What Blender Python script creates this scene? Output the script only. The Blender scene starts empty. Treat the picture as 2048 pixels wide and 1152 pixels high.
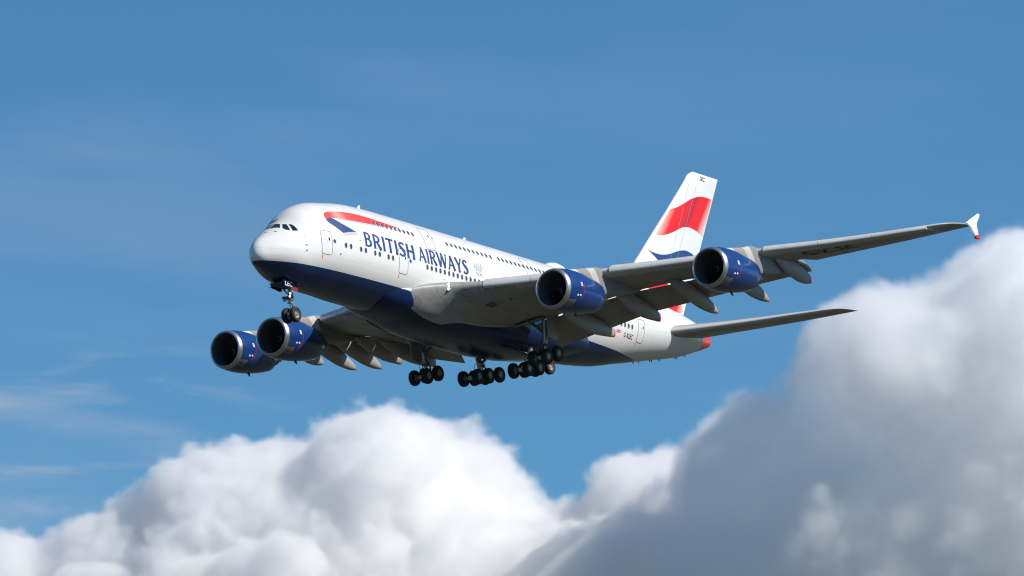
import bpy, bmesh, math, random
import numpy as np
from mathutils import Matrix, Vector
R = math.radians
random.seed(7)
SC = bpy.context.scene
COL = SC.collection

# ------------------------------------------------------------------ frame
# All aeroplane geometry is written in the aeroplane's own metres: x aft from the nose, y to starboard, z up.
BASE = Vector((34.0, 0.0, -6.95))
PITCH = R(3.0)
CAM_A = Vector((-391.98814882, -290.84620332, -112.43814921))
CAM_R = Matrix(((0.56448393, -0.82504416, -0.02569109), (-0.16298087, -0.1419125, 0.97636985), (-0.80919412, -0.54695793, -0.21457374)))
ROT = Matrix.Rotation(PITCH, 4, 'Y')
_c = ROT @ (CAM_A - BASE)
LIFT = 1.7 - _c.z
M_A = Matrix.Translation((0, 0, LIFT)) @ ROT            # aeroplane frame (relative to BASE) -> world

# ------------------------------------------------------------------ camera
cam = bpy.data.cameras.new('camera')
cam.sensor_width = 36.0
cam.lens = 36.0 * 12030.95 / 2048.0
cam.clip_start = 1.0
cam.clip_end = 90000.0
cam_o = bpy.data.objects.new('camera', cam)
COL.objects.link(cam_o)
cr = CAM_R.transposed().to_4x4()
cam_o.matrix_world = Matrix.Translation(M_A @ (CAM_A - BASE)) @ (ROT @ cr)
SC.camera = cam_o
CAM_W = cam_o.matrix_world.translation.copy()

# ------------------------------------------------------------------ light
SUN_AZ, SUN_EL = -73.0, 39.0        # degrees: azimuth in the aeroplane's plan (x aft, y starboard), elevation
sd = Vector((math.cos(R(SUN_AZ)) * math.cos(R(SUN_EL)), math.sin(R(SUN_AZ)) * math.cos(R(SUN_EL)), math.sin(R(SUN_EL))))
sun = bpy.data.lights.new('sun', 'SUN')
sun.energy = 5.0
sun.angle = R(0.53)
sun.color = (1.0, 0.94, 0.85)
sun_o = bpy.data.objects.new('sun', sun)
COL.objects.link(sun_o)
sun_o.rotation_euler = sd.to_track_quat('Z', 'Y').to_euler()
w = bpy.data.worlds.new('World')
SC.world = w
w.use_nodes = True
nt = w.node_tree
nt.nodes.clear()
sky = nt.nodes.new('ShaderNodeTexSky')
sky.sky_type = 'NISHITA'
sky.sun_disc = False
sky.sun_elevation = R(SUN_EL)
sky.sun_rotation = math.atan2(sd.x, sd.y)
sky.altitude = 0.0
sky.air_density = 1.0
sky.dust_density = 0.0
sky.ozone_density = 6.0
bg = nt.nodes.new('ShaderNodeBackground')
bg.inputs['Strength'].default_value = 0.097
out = nt.nodes.new('ShaderNodeOutputWorld')
tint = nt.nodes.new('ShaderNodeMix')                   # the clear, deep azure of air washed by showers
tint.data_type = 'RGBA'; tint.blend_type = 'MULTIPLY'
tint.inputs[0].default_value = 1.0
tint.inputs[7].default_value = (0.52, 0.855, 0.985, 1.0)
nt.links.new(sky.outputs[0], tint.inputs[6])
# thin cirrus low on the left and a faint unevenness of the air, both part of the sky itself
def W(kind, op=None, **kw):
    n = nt.nodes.new(kind)
    if op: n.operation = op
    for k, v in kw.items(): n.inputs[int(k[1:])].default_value = v
    return n
def wl(a, b): nt.links.new(a, b)
_f = (ROT @ cr).to_3x3() @ Vector((0, 0, -1)); _f.z = 0; _f.normalize()
gen = W('ShaderNodeTexCoord')
dotr = W('ShaderNodeVectorMath', 'DOT_PRODUCT', i1=(_f.y, -_f.x, 0)); wl(gen.outputs['Generated'], dotr.inputs[0])
sepz = W('ShaderNodeSeparateXYZ'); wl(gen.outputs['Generated'], sepz.inputs[0])
tilt = W('ShaderNodeMath', 'MULTIPLY_ADD', i1=0.12); wl(dotr.outputs['Value'], tilt.inputs[0]); wl(sepz.outputs[2], tilt.inputs[2])
comb = W('ShaderNodeCombineXYZ'); wl(dotr.outputs['Value'], comb.inputs[0]); wl(tilt.outputs[0], comb.inputs[1])
mp = W('ShaderNodeMapping'); mp.inputs['Scale'].default_value = (26, 120, 1); mp.inputs['Location'].default_value = (3.1, 0.35, 0); wl(comb.outputs[0], mp.inputs[0])
cn = W('ShaderNodeTexNoise'); cn.inputs['Scale'].default_value = 1.0; cn.inputs['Detail'].default_value = 6; cn.inputs['Roughness'].default_value = 0.55; cn.inputs['Distortion'].default_value = 0.5; wl(mp.outputs[0], cn.inputs[0])
def sstep(val, a, b, c, d):
    n = W('ShaderNodeMapRange', i1=a, i2=b, i3=c, i4=d); n.interpolation_type = 'SMOOTHSTEP'; wl(val, n.inputs[0]); return n.outputs[0]
def mul(a, b):
    n = W('ShaderNodeMath', 'MULTIPLY'); wl(a, n.inputs[0])
    if isinstance(b, float): n.inputs[1].default_value = b
    else: wl(b, n.inputs[1])
    return n.outputs[0]
low = mul(mul(sstep(sepz.outputs[2], .125, .142, 0, 1), sstep(sepz.outputs[2], .158, .170, 1, 0)), sstep(dotr.outputs['Value'], -.060, -.030, 1, 0))
cirrus = mul(mul(sstep(cn.outputs[0], .46, .72, 0, 1), low), .42)
mp2 = W('ShaderNodeMapping'); mp2.inputs['Scale'].default_value = (9, 38, 1); wl(comb.outputs[0], mp2.inputs[0])
cn2 = W('ShaderNodeTexNoise'); cn2.inputs['Scale'].default_value = 1.0; cn2.inputs['Detail'].default_value = 4; wl(mp2.outputs[0], cn2.inputs[0])
veil = mul(mul(sstep(cn2.outputs[0], .40, .75, 0, 1), sstep(dotr.outputs['Value'], -.09, .05, 1, .25)), .16)
sumv = W('ShaderNodeMath', 'ADD'); wl(cirrus, sumv.inputs[0]); wl(veil, sumv.inputs[1])
t2 = W('ShaderNodeMath', 'MULTIPLY_ADD', i1=0.22); wl(dotr.outputs['Value'], t2.inputs[0]); wl(sepz.outputs[2], t2.inputs[2])
band = mul(mul(sstep(t2.outputs[0], .1335, .1375, 0, 1), sstep(t2.outputs[0], .1378, .1412, 1, 0)), sstep(dotr.outputs['Value'], -.062, -.048, 1, 0))
band = mul(mul(band, sstep(cn.outputs[0], .30, .62, .15, 1)), .46)
sum2 = W('ShaderNodeMath', 'ADD'); wl(sumv.outputs[0], sum2.inputs[0]); wl(band, sum2.inputs[1]); sumv = sum2
cmix = W('ShaderNodeMix'); cmix.data_type = 'RGBA'; cmix.inputs[7].default_value = (5.2, 5.7, 6.5, 1)
wl(sumv.outputs[0], cmix.inputs[0]); wl(tint.outputs[2], cmix.inputs[6]); wl(cmix.outputs[2], bg.inputs['Color'])
nt.links.new(bg.outputs[0], out.inputs['Surface'])
SC.view_settings.view_transform = 'Standard'
SC.view_settings.look = 'None'
SC.view_settings.exposure = 0.0
SC.view_settings.gamma = 1.0
SC.render.engine = 'CYCLES'
SC.cycles.max_bounces = 64
SC.cycles.diffuse_bounces = 4
SC.cycles.glossy_bounces = 4
SC.cycles.volume_bounces = 60
SC.cycles.volume_step_rate = 3.0
SC.cycles.use_denoising = True
SC.cycles.filter_width = 1.15

# ------------------------------------------------------------------ materials
def newmat(name):
    m = bpy.data.materials.new(name)
    m.use_nodes = True
    return m, m.node_tree, m.node_tree.nodes['Principled BSDF']

def N(t, kind, **kw):
    n = t.nodes.new(kind)
    for k, v in kw.items():
        setattr(n, k, v)
    return n

def math_node(t, op, a, b=None, c=None):
    n = N(t, 'ShaderNodeMath', operation=op)
    for i, v in enumerate((a, b, c)):
        if v is None: continue
        if isinstance(v, (int, float)): n.inputs[i].default_value = v
        else: t.links.new(v, n.inputs[i])
    return n.outputs[0]

def mixc(t, f, a, b, blend='MIX'):
    n = N(t, 'ShaderNodeMix', data_type='RGBA', blend_type=blend)
    for sock, v in ((n.inputs[0], f), (n.inputs[6], a), (n.inputs[7], b)):
        if isinstance(v, (int, float)): sock.default_value = v
        elif isinstance(v, tuple): sock.default_value = v if len(v) == 4 else (*v, 1)
        else: t.links.new(v, sock)
    return n.outputs[2]

def ramp(t, fac, stops, interp='LINEAR'):
    n = N(t, 'ShaderNodeValToRGB')
    n.color_ramp.interpolation = interp
    e = n.color_ramp.elements
    while len(e) < len(stops): e.new(0.5)
    for i, (p, c) in enumerate(stops):
        e[i].position = p
        e[i].color = (c, c, c, 1) if isinstance(c, (int, float)) else (*c, 1)
    t.links.new(fac, n.inputs[0])
    return n.outputs[0]

def objxyz(t):
    """aeroplane coordinates inside a material of a part that sits at the aeroplane's base"""
    tc = N(t, 'ShaderNodeTexCoord')
    ad = N(t, 'ShaderNodeVectorMath', operation='ADD')
    ad.inputs[1].default_value = BASE
    t.links.new(tc.outputs['Object'], ad.inputs[0])
    s = N(t, 'ShaderNodeSeparateXYZ')
    t.links.new(ad.outputs[0], s.inputs[0])
    return ad.outputs[0], s.outputs[0], s.outputs[1], s.outputs[2]

def noise(t, vec, scale, detail=4, rough=0.55, stretch=(1, 1, 1)):
    mp = N(t, 'ShaderNodeMapping')
    mp.inputs['Scale'].default_value = stretch
    t.links.new(vec, mp.inputs[0])
    n = N(t, 'ShaderNodeTexNoise')
    n.inputs['Scale'].default_value = scale
    n.inputs['Detail'].default_value = detail
    n.inputs['Roughness'].default_value = rough
    t.links.new(mp.outputs[0], n.inputs[0])
    return n.outputs[0]

def paint(name, col, rough=0.3, metal=0.0, coat=0.5, dirt=0.12, dirtcol=(0.12, 0.11, 0.10), streak=(0.25, 1.5, 1.5), spec=0.5):
    m, t, p = newmat(name)
    v, x, y, z = objxyz(t)
    n = noise(t, v, 0.9, 6, 0.6, streak)
    f = ramp(t, n, [(0.42, 0.0), (0.75, 1.0)])
    f = math_node(t, 'MULTIPLY', f, dirt)
    c = mixc(t, f, col, dirtcol)
    t.links.new(c, p.inputs['Base Color'])
    p.inputs['Metallic'].default_value = metal
    r = math_node(t, 'MULTIPLY_ADD', n, 0.2, rough - 0.1)
    t.links.new(r, p.inputs['Roughness'])
    p.inputs['Coat Weight'].default_value = coat
    p.inputs['Coat Roughness'].default_value = 0.06
    p.inputs['Specular IOR Level'].default_value = spec
    return m

NAVY = (0.004, 0.029, 0.115)
WHITE = (0.80, 0.795, 0.775)
RED = (0.68, 0.017, 0.018)
MAT = {}
MAT['white'] = paint('white_paint', WHITE, 0.32, coat=0.35, dirt=0.05)
MAT['navy'] = paint('navy_paint', NAVY, 0.3, coat=0.6, dirt=0.25, dirtcol=(0.03, 0.03, 0.032))
MAT['shadedred'] = paint('shaded_red_paint', (0.32, 0.008, 0.014), 0.5, coat=0.0, dirt=0.1)  # red of the door edge with its shade put into the colour
MAT['navydoor'] = paint('dull_navy_paint', (0.006, 0.016, 0.06), 0.6, coat=0.0, dirt=0.2, dirtcol=(0.02, 0.02, 0.02), spec=0.2)
MAT['navytext'] = paint('blue_lettering_paint', (0.022, 0.06, 0.205), 0.4, coat=0.1, dirt=0.02)
MAT['red'] = paint('red_paint', RED, 0.35, coat=0.3, dirt=0.05)
MAT['engblue'] = paint('blue_nacelle_paint', (0.006, 0.042, 0.195), 0.28, coat=0.4, dirt=0.12, dirtcol=(0.02, 0.03, 0.06))
MAT['grey'] = paint('grey_wing_paint', (0.36, 0.355, 0.34), 0.42, coat=0.15, dirt=0.35, dirtcol=(0.16, 0.145, 0.125))
MAT['lightgrey'] = paint('light_grey_slat_paint', (0.60, 0.60, 0.58), 0.4, coat=0.2, dirt=0.2, dirtcol=(0.25, 0.23, 0.2))
MAT['darkgrey'] = paint('dark_grey_paint', (0.10, 0.10, 0.10), 0.5, coat=0.0, dirt=0.3)
MAT['line'] = paint('dark_seal', (0.13, 0.13, 0.13), 0.6, coat=0.0, dirt=0.0)
MAT['paleline'] = paint('pale_grey_marking', (0.52, 0.52, 0.53), 0.5, coat=0.1, dirt=0.0)
MAT['shade'] = paint('pale_grey_paint', (0.55, 0.55, 0.56), 0.4, coat=0.2, dirt=0.0)
MAT['black'] = paint('black_lettering_paint', (0.012, 0.012, 0.013), 0.5, coat=0.0, dirt=0.0)
MAT['rubber'] = paint('tyre_rubber', (0.014, 0.014, 0.014), 0.75, coat=0.0, dirt=0.2, dirtcol=(0.03, 0.03, 0.03), streak=(1, 1, 1))
MAT['hub'] = paint('wheel_hub_paint', (0.42, 0.42, 0.40), 0.45, metal=0.2, coat=0.0, dirt=0.4, streak=(3, 3, 3))
MAT['steel'] = paint('gear_steel', (0.42, 0.42, 0.41), 0.35, metal=0.55, coat=0.0, dirt=0.4, streak=(3, 3, 3))
MAT['lip'] = paint('polished_inlet_lip', (0.60, 0.60, 0.61), 0.34, metal=0.9, coat=0.0, dirt=0.1)
MAT['duct'] = paint('inlet_duct', (0.15, 0.15, 0.155), 0.45, metal=0.2, coat=0.0, dirt=0.2)
MAT['fan'] = paint('fan_titanium', (0.07, 0.07, 0.075), 0.4, metal=0.4, coat=0.0, dirt=0.1)
MAT['hotmetal'] = paint('bare_hot_metal', (0.36, 0.31, 0.255), 0.42, metal=0.6, coat=0.0, dirt=0.4)
MAT['exhaust'] = paint('exhaust_metal', (0.16, 0.15, 0.14), 0.4, metal=0.9, coat=0.0, dirt=0.4)
MAT['panel'] = paint('grey_anti_ice_panel', (0.20, 0.195, 0.19), 0.38, metal=0.3, coat=0.0, dirt=0.3)

def glass_mat(name, col, rough):
    m, t, p = newmat(name)
    v, x, y, z = objxyz(t)
    n = noise(t, v, 1.3, 3)
    t.links.new(mixc(t, n, col, tuple(c * 1.9 for c in col)), p.inputs['Base Color'])
    p.inputs['Roughness'].default_value = rough
    p.inputs['Coat Weight'].default_value = 0.8
    p.inputs['Coat Roughness'].default_value = 0.03
    return m
MAT['glass'] = glass_mat('dark_window_glass', (0.012, 0.014, 0.016), 0.12)
MAT['pane'] = glass_mat('cabin_window_pane', (0.035, 0.035, 0.036), 0.25)

def lamp_mat(name, strength):
    m, t, p = newmat(name)
    p.inputs['Base Color'].default_value = (0.9, 0.88, 0.8, 1)
    p.inputs['Emission Color'].default_value = (1.0, 0.9, 0.75, 1)
    p.inputs['Emission Strength'].default_value = strength
    return m
MAT['lamp'] = lamp_mat('lit_landing_lamp', 3.0)

def fuselage_mat():
    m, t, p = newmat('fuselage_paint')
    v, x, y, z = objxyz(t)
    # navy belly: below a straight cheat line, its edge swept down to the keel towards the tail
    cur = N(t, 'ShaderNodeFloatCurve')
    c = cur.mapping.curves[0]
    pts = [(0, -2.36), (44.9, -2.27), (46.2, -2.33), (50.5, -2.36), (52.8, -2.36), (55.0, -2.26), (56.2, -2.19), (56.6, -2.42), (57.1, -2.75), (58, -3.6), (72, -3.9)]
    cur.mapping.use_clip = False
    while len(c.points) < len(pts): c.points.new(0.5, 0.5)
    for pt, (a, b) in zip(c.points, pts):
        pt.location = (a / 72.0, (b + 5.0) / 5.0)
        pt.handle_type = 'VECTOR'
    cur.mapping.update()
    t.links.new(math_node(t, 'DIVIDE', x, 72.0), cur.inputs['Value'])
    zb = math_node(t, 'MULTIPLY_ADD', cur.outputs[0], 5.0, -5.0)
    belly = math_node(t, 'LESS_THAN', z, zb)
    redf = math_node(t, 'GREATER_THAN', math_node(t, 'MULTIPLY_ADD', z, -0.05, x), 67.55)
    n1 = noise(t, v, 0.7, 6, 0.62, (0.12, 1.6, 1.6))
    n2 = noise(t, v, 2.6, 5, 0.6, (0.3, 1, 1))
    d = math_node(t, 'MULTIPLY', ramp(t, n1, [(0.45, 0.0), (0.8, 1.0)]), 0.10)
    white = mixc(t, d, WHITE, (0.35, 0.32, 0.28))
    d2 = math_node(t, 'MULTIPLY', ramp(t, n1, [(0.55, 0.0), (0.75, 1.0)]), 0.4)
    navy = mixc(t, d2, NAVY, (0.018, 0.020, 0.026))
    # skin joints: fine rings and lengthwise seams
    def seam(coord, pitch, off, width):
        f = math_node(t, 'FRACT', math_node(t, 'DIVIDE', math_node(t, 'ADD', coord, off), pitch))
        return math_node(t, 'LESS_THAN', f, width / pitch)
    s = math_node(t, 'MAXIMUM', seam(x, 7.93, 0.8, 0.03), seam(z, 9.0, 1.35, 0.03))
    s = math_node(t, 'MULTIPLY', s, 0.22)
    white = mixc(t, s, white, (0.3, 0.3, 0.3))
    # nose radome edge
    col = mixc(t, belly, white, navy)
    col = mixc(t, redf, col, RED)
    t.links.new(col, p.inputs['Base Color'])
    t.links.new(math_node(t, 'MULTIPLY_ADD', n2, 0.2, 0.2), p.inputs['Roughness'])
    p.inputs['Coat Weight'].default_value = 0.45
    p.inputs['Coat Roughness'].default_value = 0.07
    return m
MAT['fuselage'] = fuselage_mat()

def fairing_mat():
    m, t, p = newmat('belly_fairing_paint')
    v, x, y, z = objxyz(t)
    cur = N(t, 'ShaderNodeFloatCurve')
    c = cur.mapping.curves[0]
    pts = [(15, -2.36), (17.6, -2.36), (18.6, -2.5), (19.3, -2.9), (20.4, -3.4), (22.5, -3.85), (25, -4.05), (28.0, -3.95), (31, -3.6), (33.7, -3.0), (35.5, -2.5), (37.5, -1.5), (50, -2.3)]
    while len(c.points) < len(pts): c.points.new(0.5, 0.5)
    for pt, (a, b) in zip(c.points, pts):
        pt.location = (a / 72.0, (b + 6.0) / 6.0)
        pt.handle_type = 'AUTO_CLAMPED'
    cur.mapping.update()
    t.links.new(math_node(t, 'DIVIDE', x, 72.0), cur.inputs['Value'])
    zb = math_node(t, 'MULTIPLY_ADD', cur.outputs[0], 6.0, -6.0)
    f = math_node(t, 'LESS_THAN', z, zb)
    n1 = noise(t, v, 0.8, 6, 0.62, (0.12, 1.6, 1.6))
    d2 = math_node(t, 'MULTIPLY', ramp(t, n1, [(0.55, 0.0), (0.75, 1.0)]), 0.4)
    navy = mixc(t, d2, (0.004, 0.022, 0.088), (0.026, 0.026, 0.028))
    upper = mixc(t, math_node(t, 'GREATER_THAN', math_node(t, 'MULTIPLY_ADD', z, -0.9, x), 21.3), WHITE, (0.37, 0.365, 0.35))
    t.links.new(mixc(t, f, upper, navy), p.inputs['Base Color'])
    t.links.new(math_node(t, 'MULTIPLY_ADD', n1, 0.3, 0.12), p.inputs['Roughness'])
    p.inputs['Coat Weight'].default_value = 0.12
    p.inputs['Coat Roughness'].default_value = 0.15
    p.inputs['Specular IOR Level'].default_value = 0.35
    return m
MAT['fairing'] = fairing_mat()

def wing_mat():
    m, t, p = newmat('wing_skin_paint')
    v, x, y, z = objxyz(t)
    n1 = noise(t, v, 0.55, 7, 0.62, (0.3, 1.0, 1.0))
    n2 = noise(t, v, 2.0, 5, 0.6, (0.15, 2.0, 1.0))
    c = mixc(t, math_node(t, 'MULTIPLY', ramp(t, n1, [(0.4, 0), (0.7, 1)]), 0.45), (0.37, 0.365, 0.35), (0.22, 0.20, 0.175))
    c = mixc(t, math_node(t, 'MULTIPLY', ramp(t, n2, [(0.52, 0), (0.7, 1)]), 0.25), c, (0.12, 0.11, 0.10))
    sw = math_node(t, 'MULTIPLY_ADD', math_node(t, 'ABSOLUTE', y), -0.62, x)
    def seam(coord, pitch, off, width):
        f = math_node(t, 'FRACT', math_node(t, 'DIVIDE', math_node(t, 'ADD', coord, off), pitch))
        return math_node(t, 'LESS_THAN', f, width / pitch)
    s = math_node(t, 'MAXIMUM', seam(sw, 2.3, 0.3, 0.045), seam(y, 3.7, 0.5, 0.045))
    # rows of oval access covers
    def cell(coord, pitch, half):
        f = math_node(t, 'FRACT', math_node(t, 'DIVIDE', coord, pitch))
        return math_node(t, 'MULTIPLY', math_node(t, 'SUBTRACT', f, 0.5), pitch / half)
    ca_, cb_ = cell(y, 1.23, 0.24), cell(sw, 2.3, 0.36)
    dd = math_node(t, 'SQRT', math_node(t, 'ADD', math_node(t, 'MULTIPLY', ca_, ca_), math_node(t, 'MULTIPLY', cb_, cb_)))
    s = math_node(t, 'MAXIMUM', s, math_node(t, 'LESS_THAN', math_node(t, 'ABSOLUTE', math_node(t, 'SUBTRACT', dd, 1.0)), 0.16))
    c = mixc(t, math_node(t, 'MULTIPLY', s, 0.35), c, (0.12, 0.11, 0.10))
    # paler leading edges, wing and tailplane: light grey skin plus the sunlit band painted in
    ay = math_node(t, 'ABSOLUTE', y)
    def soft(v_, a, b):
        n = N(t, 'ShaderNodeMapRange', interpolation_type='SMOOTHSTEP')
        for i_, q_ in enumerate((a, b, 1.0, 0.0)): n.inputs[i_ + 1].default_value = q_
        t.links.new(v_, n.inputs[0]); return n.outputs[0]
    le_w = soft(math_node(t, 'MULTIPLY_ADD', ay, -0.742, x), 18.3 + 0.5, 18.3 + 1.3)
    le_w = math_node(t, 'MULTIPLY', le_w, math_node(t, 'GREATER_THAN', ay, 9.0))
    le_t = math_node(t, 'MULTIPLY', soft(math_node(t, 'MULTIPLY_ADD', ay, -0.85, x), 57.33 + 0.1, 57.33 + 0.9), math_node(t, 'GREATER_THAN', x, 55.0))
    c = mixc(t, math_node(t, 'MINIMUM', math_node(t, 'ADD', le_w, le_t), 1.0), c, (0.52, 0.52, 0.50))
    t.links.new(c, p.inputs['Base Color'])
    t.links.new(math_node(t, 'MULTIPLY_ADD', n1, 0.3, 0.28), p.inputs['Roughness'])
    return m
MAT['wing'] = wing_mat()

def pylon_mat():
    m, t, p = newmat('pylon_skin')
    tc = N(t, 'ShaderNodeTexCoord')
    s = N(t, 'ShaderNodeSeparateXYZ')
    t.links.new(tc.outputs['UV'], s.inputs[0])       # u runs along the pylon, v up it
    u, vv = s.outputs[0], s.outputs[1]
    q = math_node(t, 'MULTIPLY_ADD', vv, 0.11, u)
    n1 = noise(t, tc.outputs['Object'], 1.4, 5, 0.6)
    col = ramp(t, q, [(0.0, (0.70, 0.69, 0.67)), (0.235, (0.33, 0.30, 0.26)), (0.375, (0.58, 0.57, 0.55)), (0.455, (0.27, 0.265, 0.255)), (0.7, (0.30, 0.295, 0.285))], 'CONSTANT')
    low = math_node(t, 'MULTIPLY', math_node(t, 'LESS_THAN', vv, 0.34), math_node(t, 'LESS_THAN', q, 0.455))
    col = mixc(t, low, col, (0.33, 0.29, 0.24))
    col = mixc(t, math_node(t, 'MULTIPLY', n1, 0.35), col, (0.22, 0.20, 0.17))
    t.links.new(col, p.inputs['Base Color'])
    p.inputs['Roughness'].default_value = 0.45
    return m
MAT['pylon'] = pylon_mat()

def canoe_mat():
    m, t, p = newmat('flap_fairing_paint')
    tc = N(t, 'ShaderNodeTexCoord')
    s = N(t, 'ShaderNodeSeparateXYZ')
    t.links.new(tc.outputs['UV'], s.inputs[0])
    n1 = noise(t, tc.outputs['Object'], 1.2, 5, 0.6, (0.3, 1, 1))
    col = mixc(t, math_node(t, 'MULTIPLY', n1, 0.4), (0.40, 0.395, 0.38), (0.2, 0.185, 0.165))
    tip = math_node(t, 'GREATER_THAN', s.outputs[0], 0.955)
    col = mixc(t, tip, col, RED)
    t.links.new(col, p.inputs['Base Color'])
    p.inputs['Roughness'].default_value = 0.4
    return m
MAT['canoe'] = canoe_mat()

def gradient_red(name, axis_fn, stops):
    """red livery paint whose airbrushed blend to white runs along one direction of the design"""
    m, t, p = newmat(name)
    v, x, y, z = objxyz(t)
    q = axis_fn(t, x, z)
    c = ramp(t, q, stops)
    t.links.new(c, p.inputs['Base Color'])
    p.inputs['Roughness'].default_value = 0.42
    p.inputs['Specular IOR Level'].default_value = 0.35
    return m
RR = (0.76, 0.016, 0.014)
PK = (0.74, 0.62, 0.58)
MAT['flagred'] = gradient_red('tail_red_paint', lambda t, x, z: math_node(t, 'DIVIDE', math_node(t, 'ADD', math_node(t, 'MULTIPLY_ADD', z, -0.72, x), -53.6), 8.0),
    [(0.0, PK), (0.22, RR), (0.45, (0.68, 0.018, 0.022)), (0.53, (0.46, 0.018, 0.035)), (0.62, RR), (0.80, RR), (0.97, PK)])
MAT['lowred'] = gradient_red('tail_lower_red_paint', lambda t, x, z: math_node(t, 'DIVIDE', math_node(t, 'ADD', math_node(t, 'MULTIPLY_ADD', z, -0.45, x), -60.0), 5.0),
    [(0.0, RR), (0.62, RR), (0.9, PK)])
MAT['ribbonred'] = gradient_red('ribbon_red_paint', lambda t, x, z: math_node(t, 'DIVIDE', math_node(t, 'ADD', x, -6.8), 11.0),
    [(0.0, (0.66, 0.05, 0.04)), (0.08, (0.70, 0.09, 0.07)), (0.165, (0.76, 0.34, 0.28)), (0.27, (0.70, 0.085, 0.07)), (0.6, (0.66, 0.045, 0.045)), (1.0, (0.60, 0.02, 0.03))])

# ------------------------------------------------------------------ mesh helpers
def link(name, me, mats, parent=None, smooth=True):
    for m in (mats if isinstance(mats, (list, tuple)) else [mats]):
        me.materials.append(MAT[m])
    o = bpy.data.objects.new(name, me)
    COL.objects.link(o)
    if parent: o.parent = parent
    if smooth:
        for f in me.polygons: f.use_smooth = True
        me.set_sharp_from_angle(angle=R(42))
    return o

def build(name, V, F, mats, parent=None, smooth=True, midx=None, uv=None, local=False):
    me = bpy.data.meshes.new(name)
    V = np.asarray(V, float).reshape(-1, 3)
    if not local: V = V - np.array(BASE)
    me.from_pydata(V.tolist(), [], [list(f) for f in F])
    if midx is not None: me.polygons.foreach_set('material_index', midx)
    if uv is not None:
        l = me.uv_layers.new(name='UVMap')
        for lp in me.loops: l.data[lp.index].uv = uv[lp.vertex_index]
    me.validate(verbose=False)
    bm = bmesh.new(); bm.from_mesh(me)
    bmesh.ops.recalc_face_normals(bm, faces=bm.faces)
    bm.to_mesh(me); bm.free()
    return link(name, me, mats, parent, smooth)

class MB:
    """collects several shapes into ONE mesh"""
    def __init__(s): s.V, s.F, s.M = [], [], []
    def add(s, V, F, m=0):
        n = len(s.V)
        s.V += [tuple(v) for v in V]
        s.F += [[i + n for i in f] for f in F]
        s.M += [m] * len(F)
        return s
    def build(s, name, mats, parent=None, smooth=True, local=False):
        return build(name, s.V, s.F, mats, parent, smooth, s.M, local=local)

def loft(rings, caps=True):
    n = len(rings[0]); V = [p for r in rings for p in r]; F = []
    for i in range(len(rings) - 1):
        for j in range(n):
            k = (j + 1) % n
            F.append([i * n + j, i * n + k, (i + 1) * n + k, (i + 1) * n + j])
    if caps:
        F.append(list(range(n))[::-1]); F.append([(len(rings) - 1) * n + j for j in range(n)])
    return V, F

def super_ring(x, y, zc, hw, hu, hd, n=2.0, seg=32):
    r = []
    for k in range(seg):
        a = 2 * math.pi * k / seg
        c, s_ = math.cos(a), math.sin(a)
        e = 2.0 / n
        yy = hw * math.copysign(abs(c) ** e, c)
        zz = (hu if s_ > 0 else hd) * math.copysign(abs(s_) ** e, s_)
        r.append((x, y + yy, zc + zz))
    return r

def tube(p0, p1, r0, r1=None, seg=12):
    p0, p1 = Vector(p0), Vector(p1); r1 = r0 if r1 is None else r1
    d = (p1 - p0).normalized()
    a = d.orthogonal().normalized(); b = d.cross(a)
    rings = []
    for p, r in ((p0, r0), (p1, r1)):
        rings.append([tuple(p + r * (math.cos(2 * math.pi * k / seg) * a + math.sin(2 * math.pi * k / seg) * b)) for k in range(seg)])
    return loft(rings)

def box(c, s):
    x, y, z = c; a, b, d = s[0] / 2, s[1] / 2, s[2] / 2
    V = [(x + i * a, y + j * b, z + k * d) for i in (-1, 1) for j in (-1, 1) for k in (-1, 1)]
    return V, [[0, 1, 3, 2], [4, 6, 7, 5], [0, 4, 5, 1], [2, 3, 7, 6], [0, 2, 6, 4], [1, 5, 7, 3]]

def slab(poly, y0, y1):
    """polygon in (x, z) given a thickness from y0 to y1"""
    n = len(poly)
    V = [(x, y0, z) for x, z in poly] + [(x, y1, z) for x, z in poly]
    F = [list(range(n)), list(range(n, 2 * n))[::-1]] + [[i, (i + 1) % n, n + (i + 1) % n, n + i] for i in range(n)]
    return V, F

def pchip(x, y, xs):
    x = np.asarray(x, float); y = np.asarray(y, float); xs = np.asarray(xs, float)
    h = np.diff(x); d = np.diff(y) / h; m = np.zeros_like(y)
    for i in range(1, len(x) - 1):
        if d[i - 1] * d[i] > 0:
            w1 = 2 * h[i] + h[i - 1]; w2 = h[i] + 2 * h[i - 1]
            m[i] = (w1 + w2) / (w1 / d[i - 1] + w2 / d[i])
    m[0] = d[0]; m[-1] = d[-1]
    i = np.clip(np.searchsorted(x, xs) - 1, 0, len(x) - 2); t = (xs - x[i]) / h[i]
    return (2*t**3-3*t**2+1)*y[i] + (t**3-2*t**2+t)*h[i]*m[i] + (-2*t**3+3*t**2)*y[i+1] + (t**3-t**2)*h[i]*m[i+1]

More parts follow.
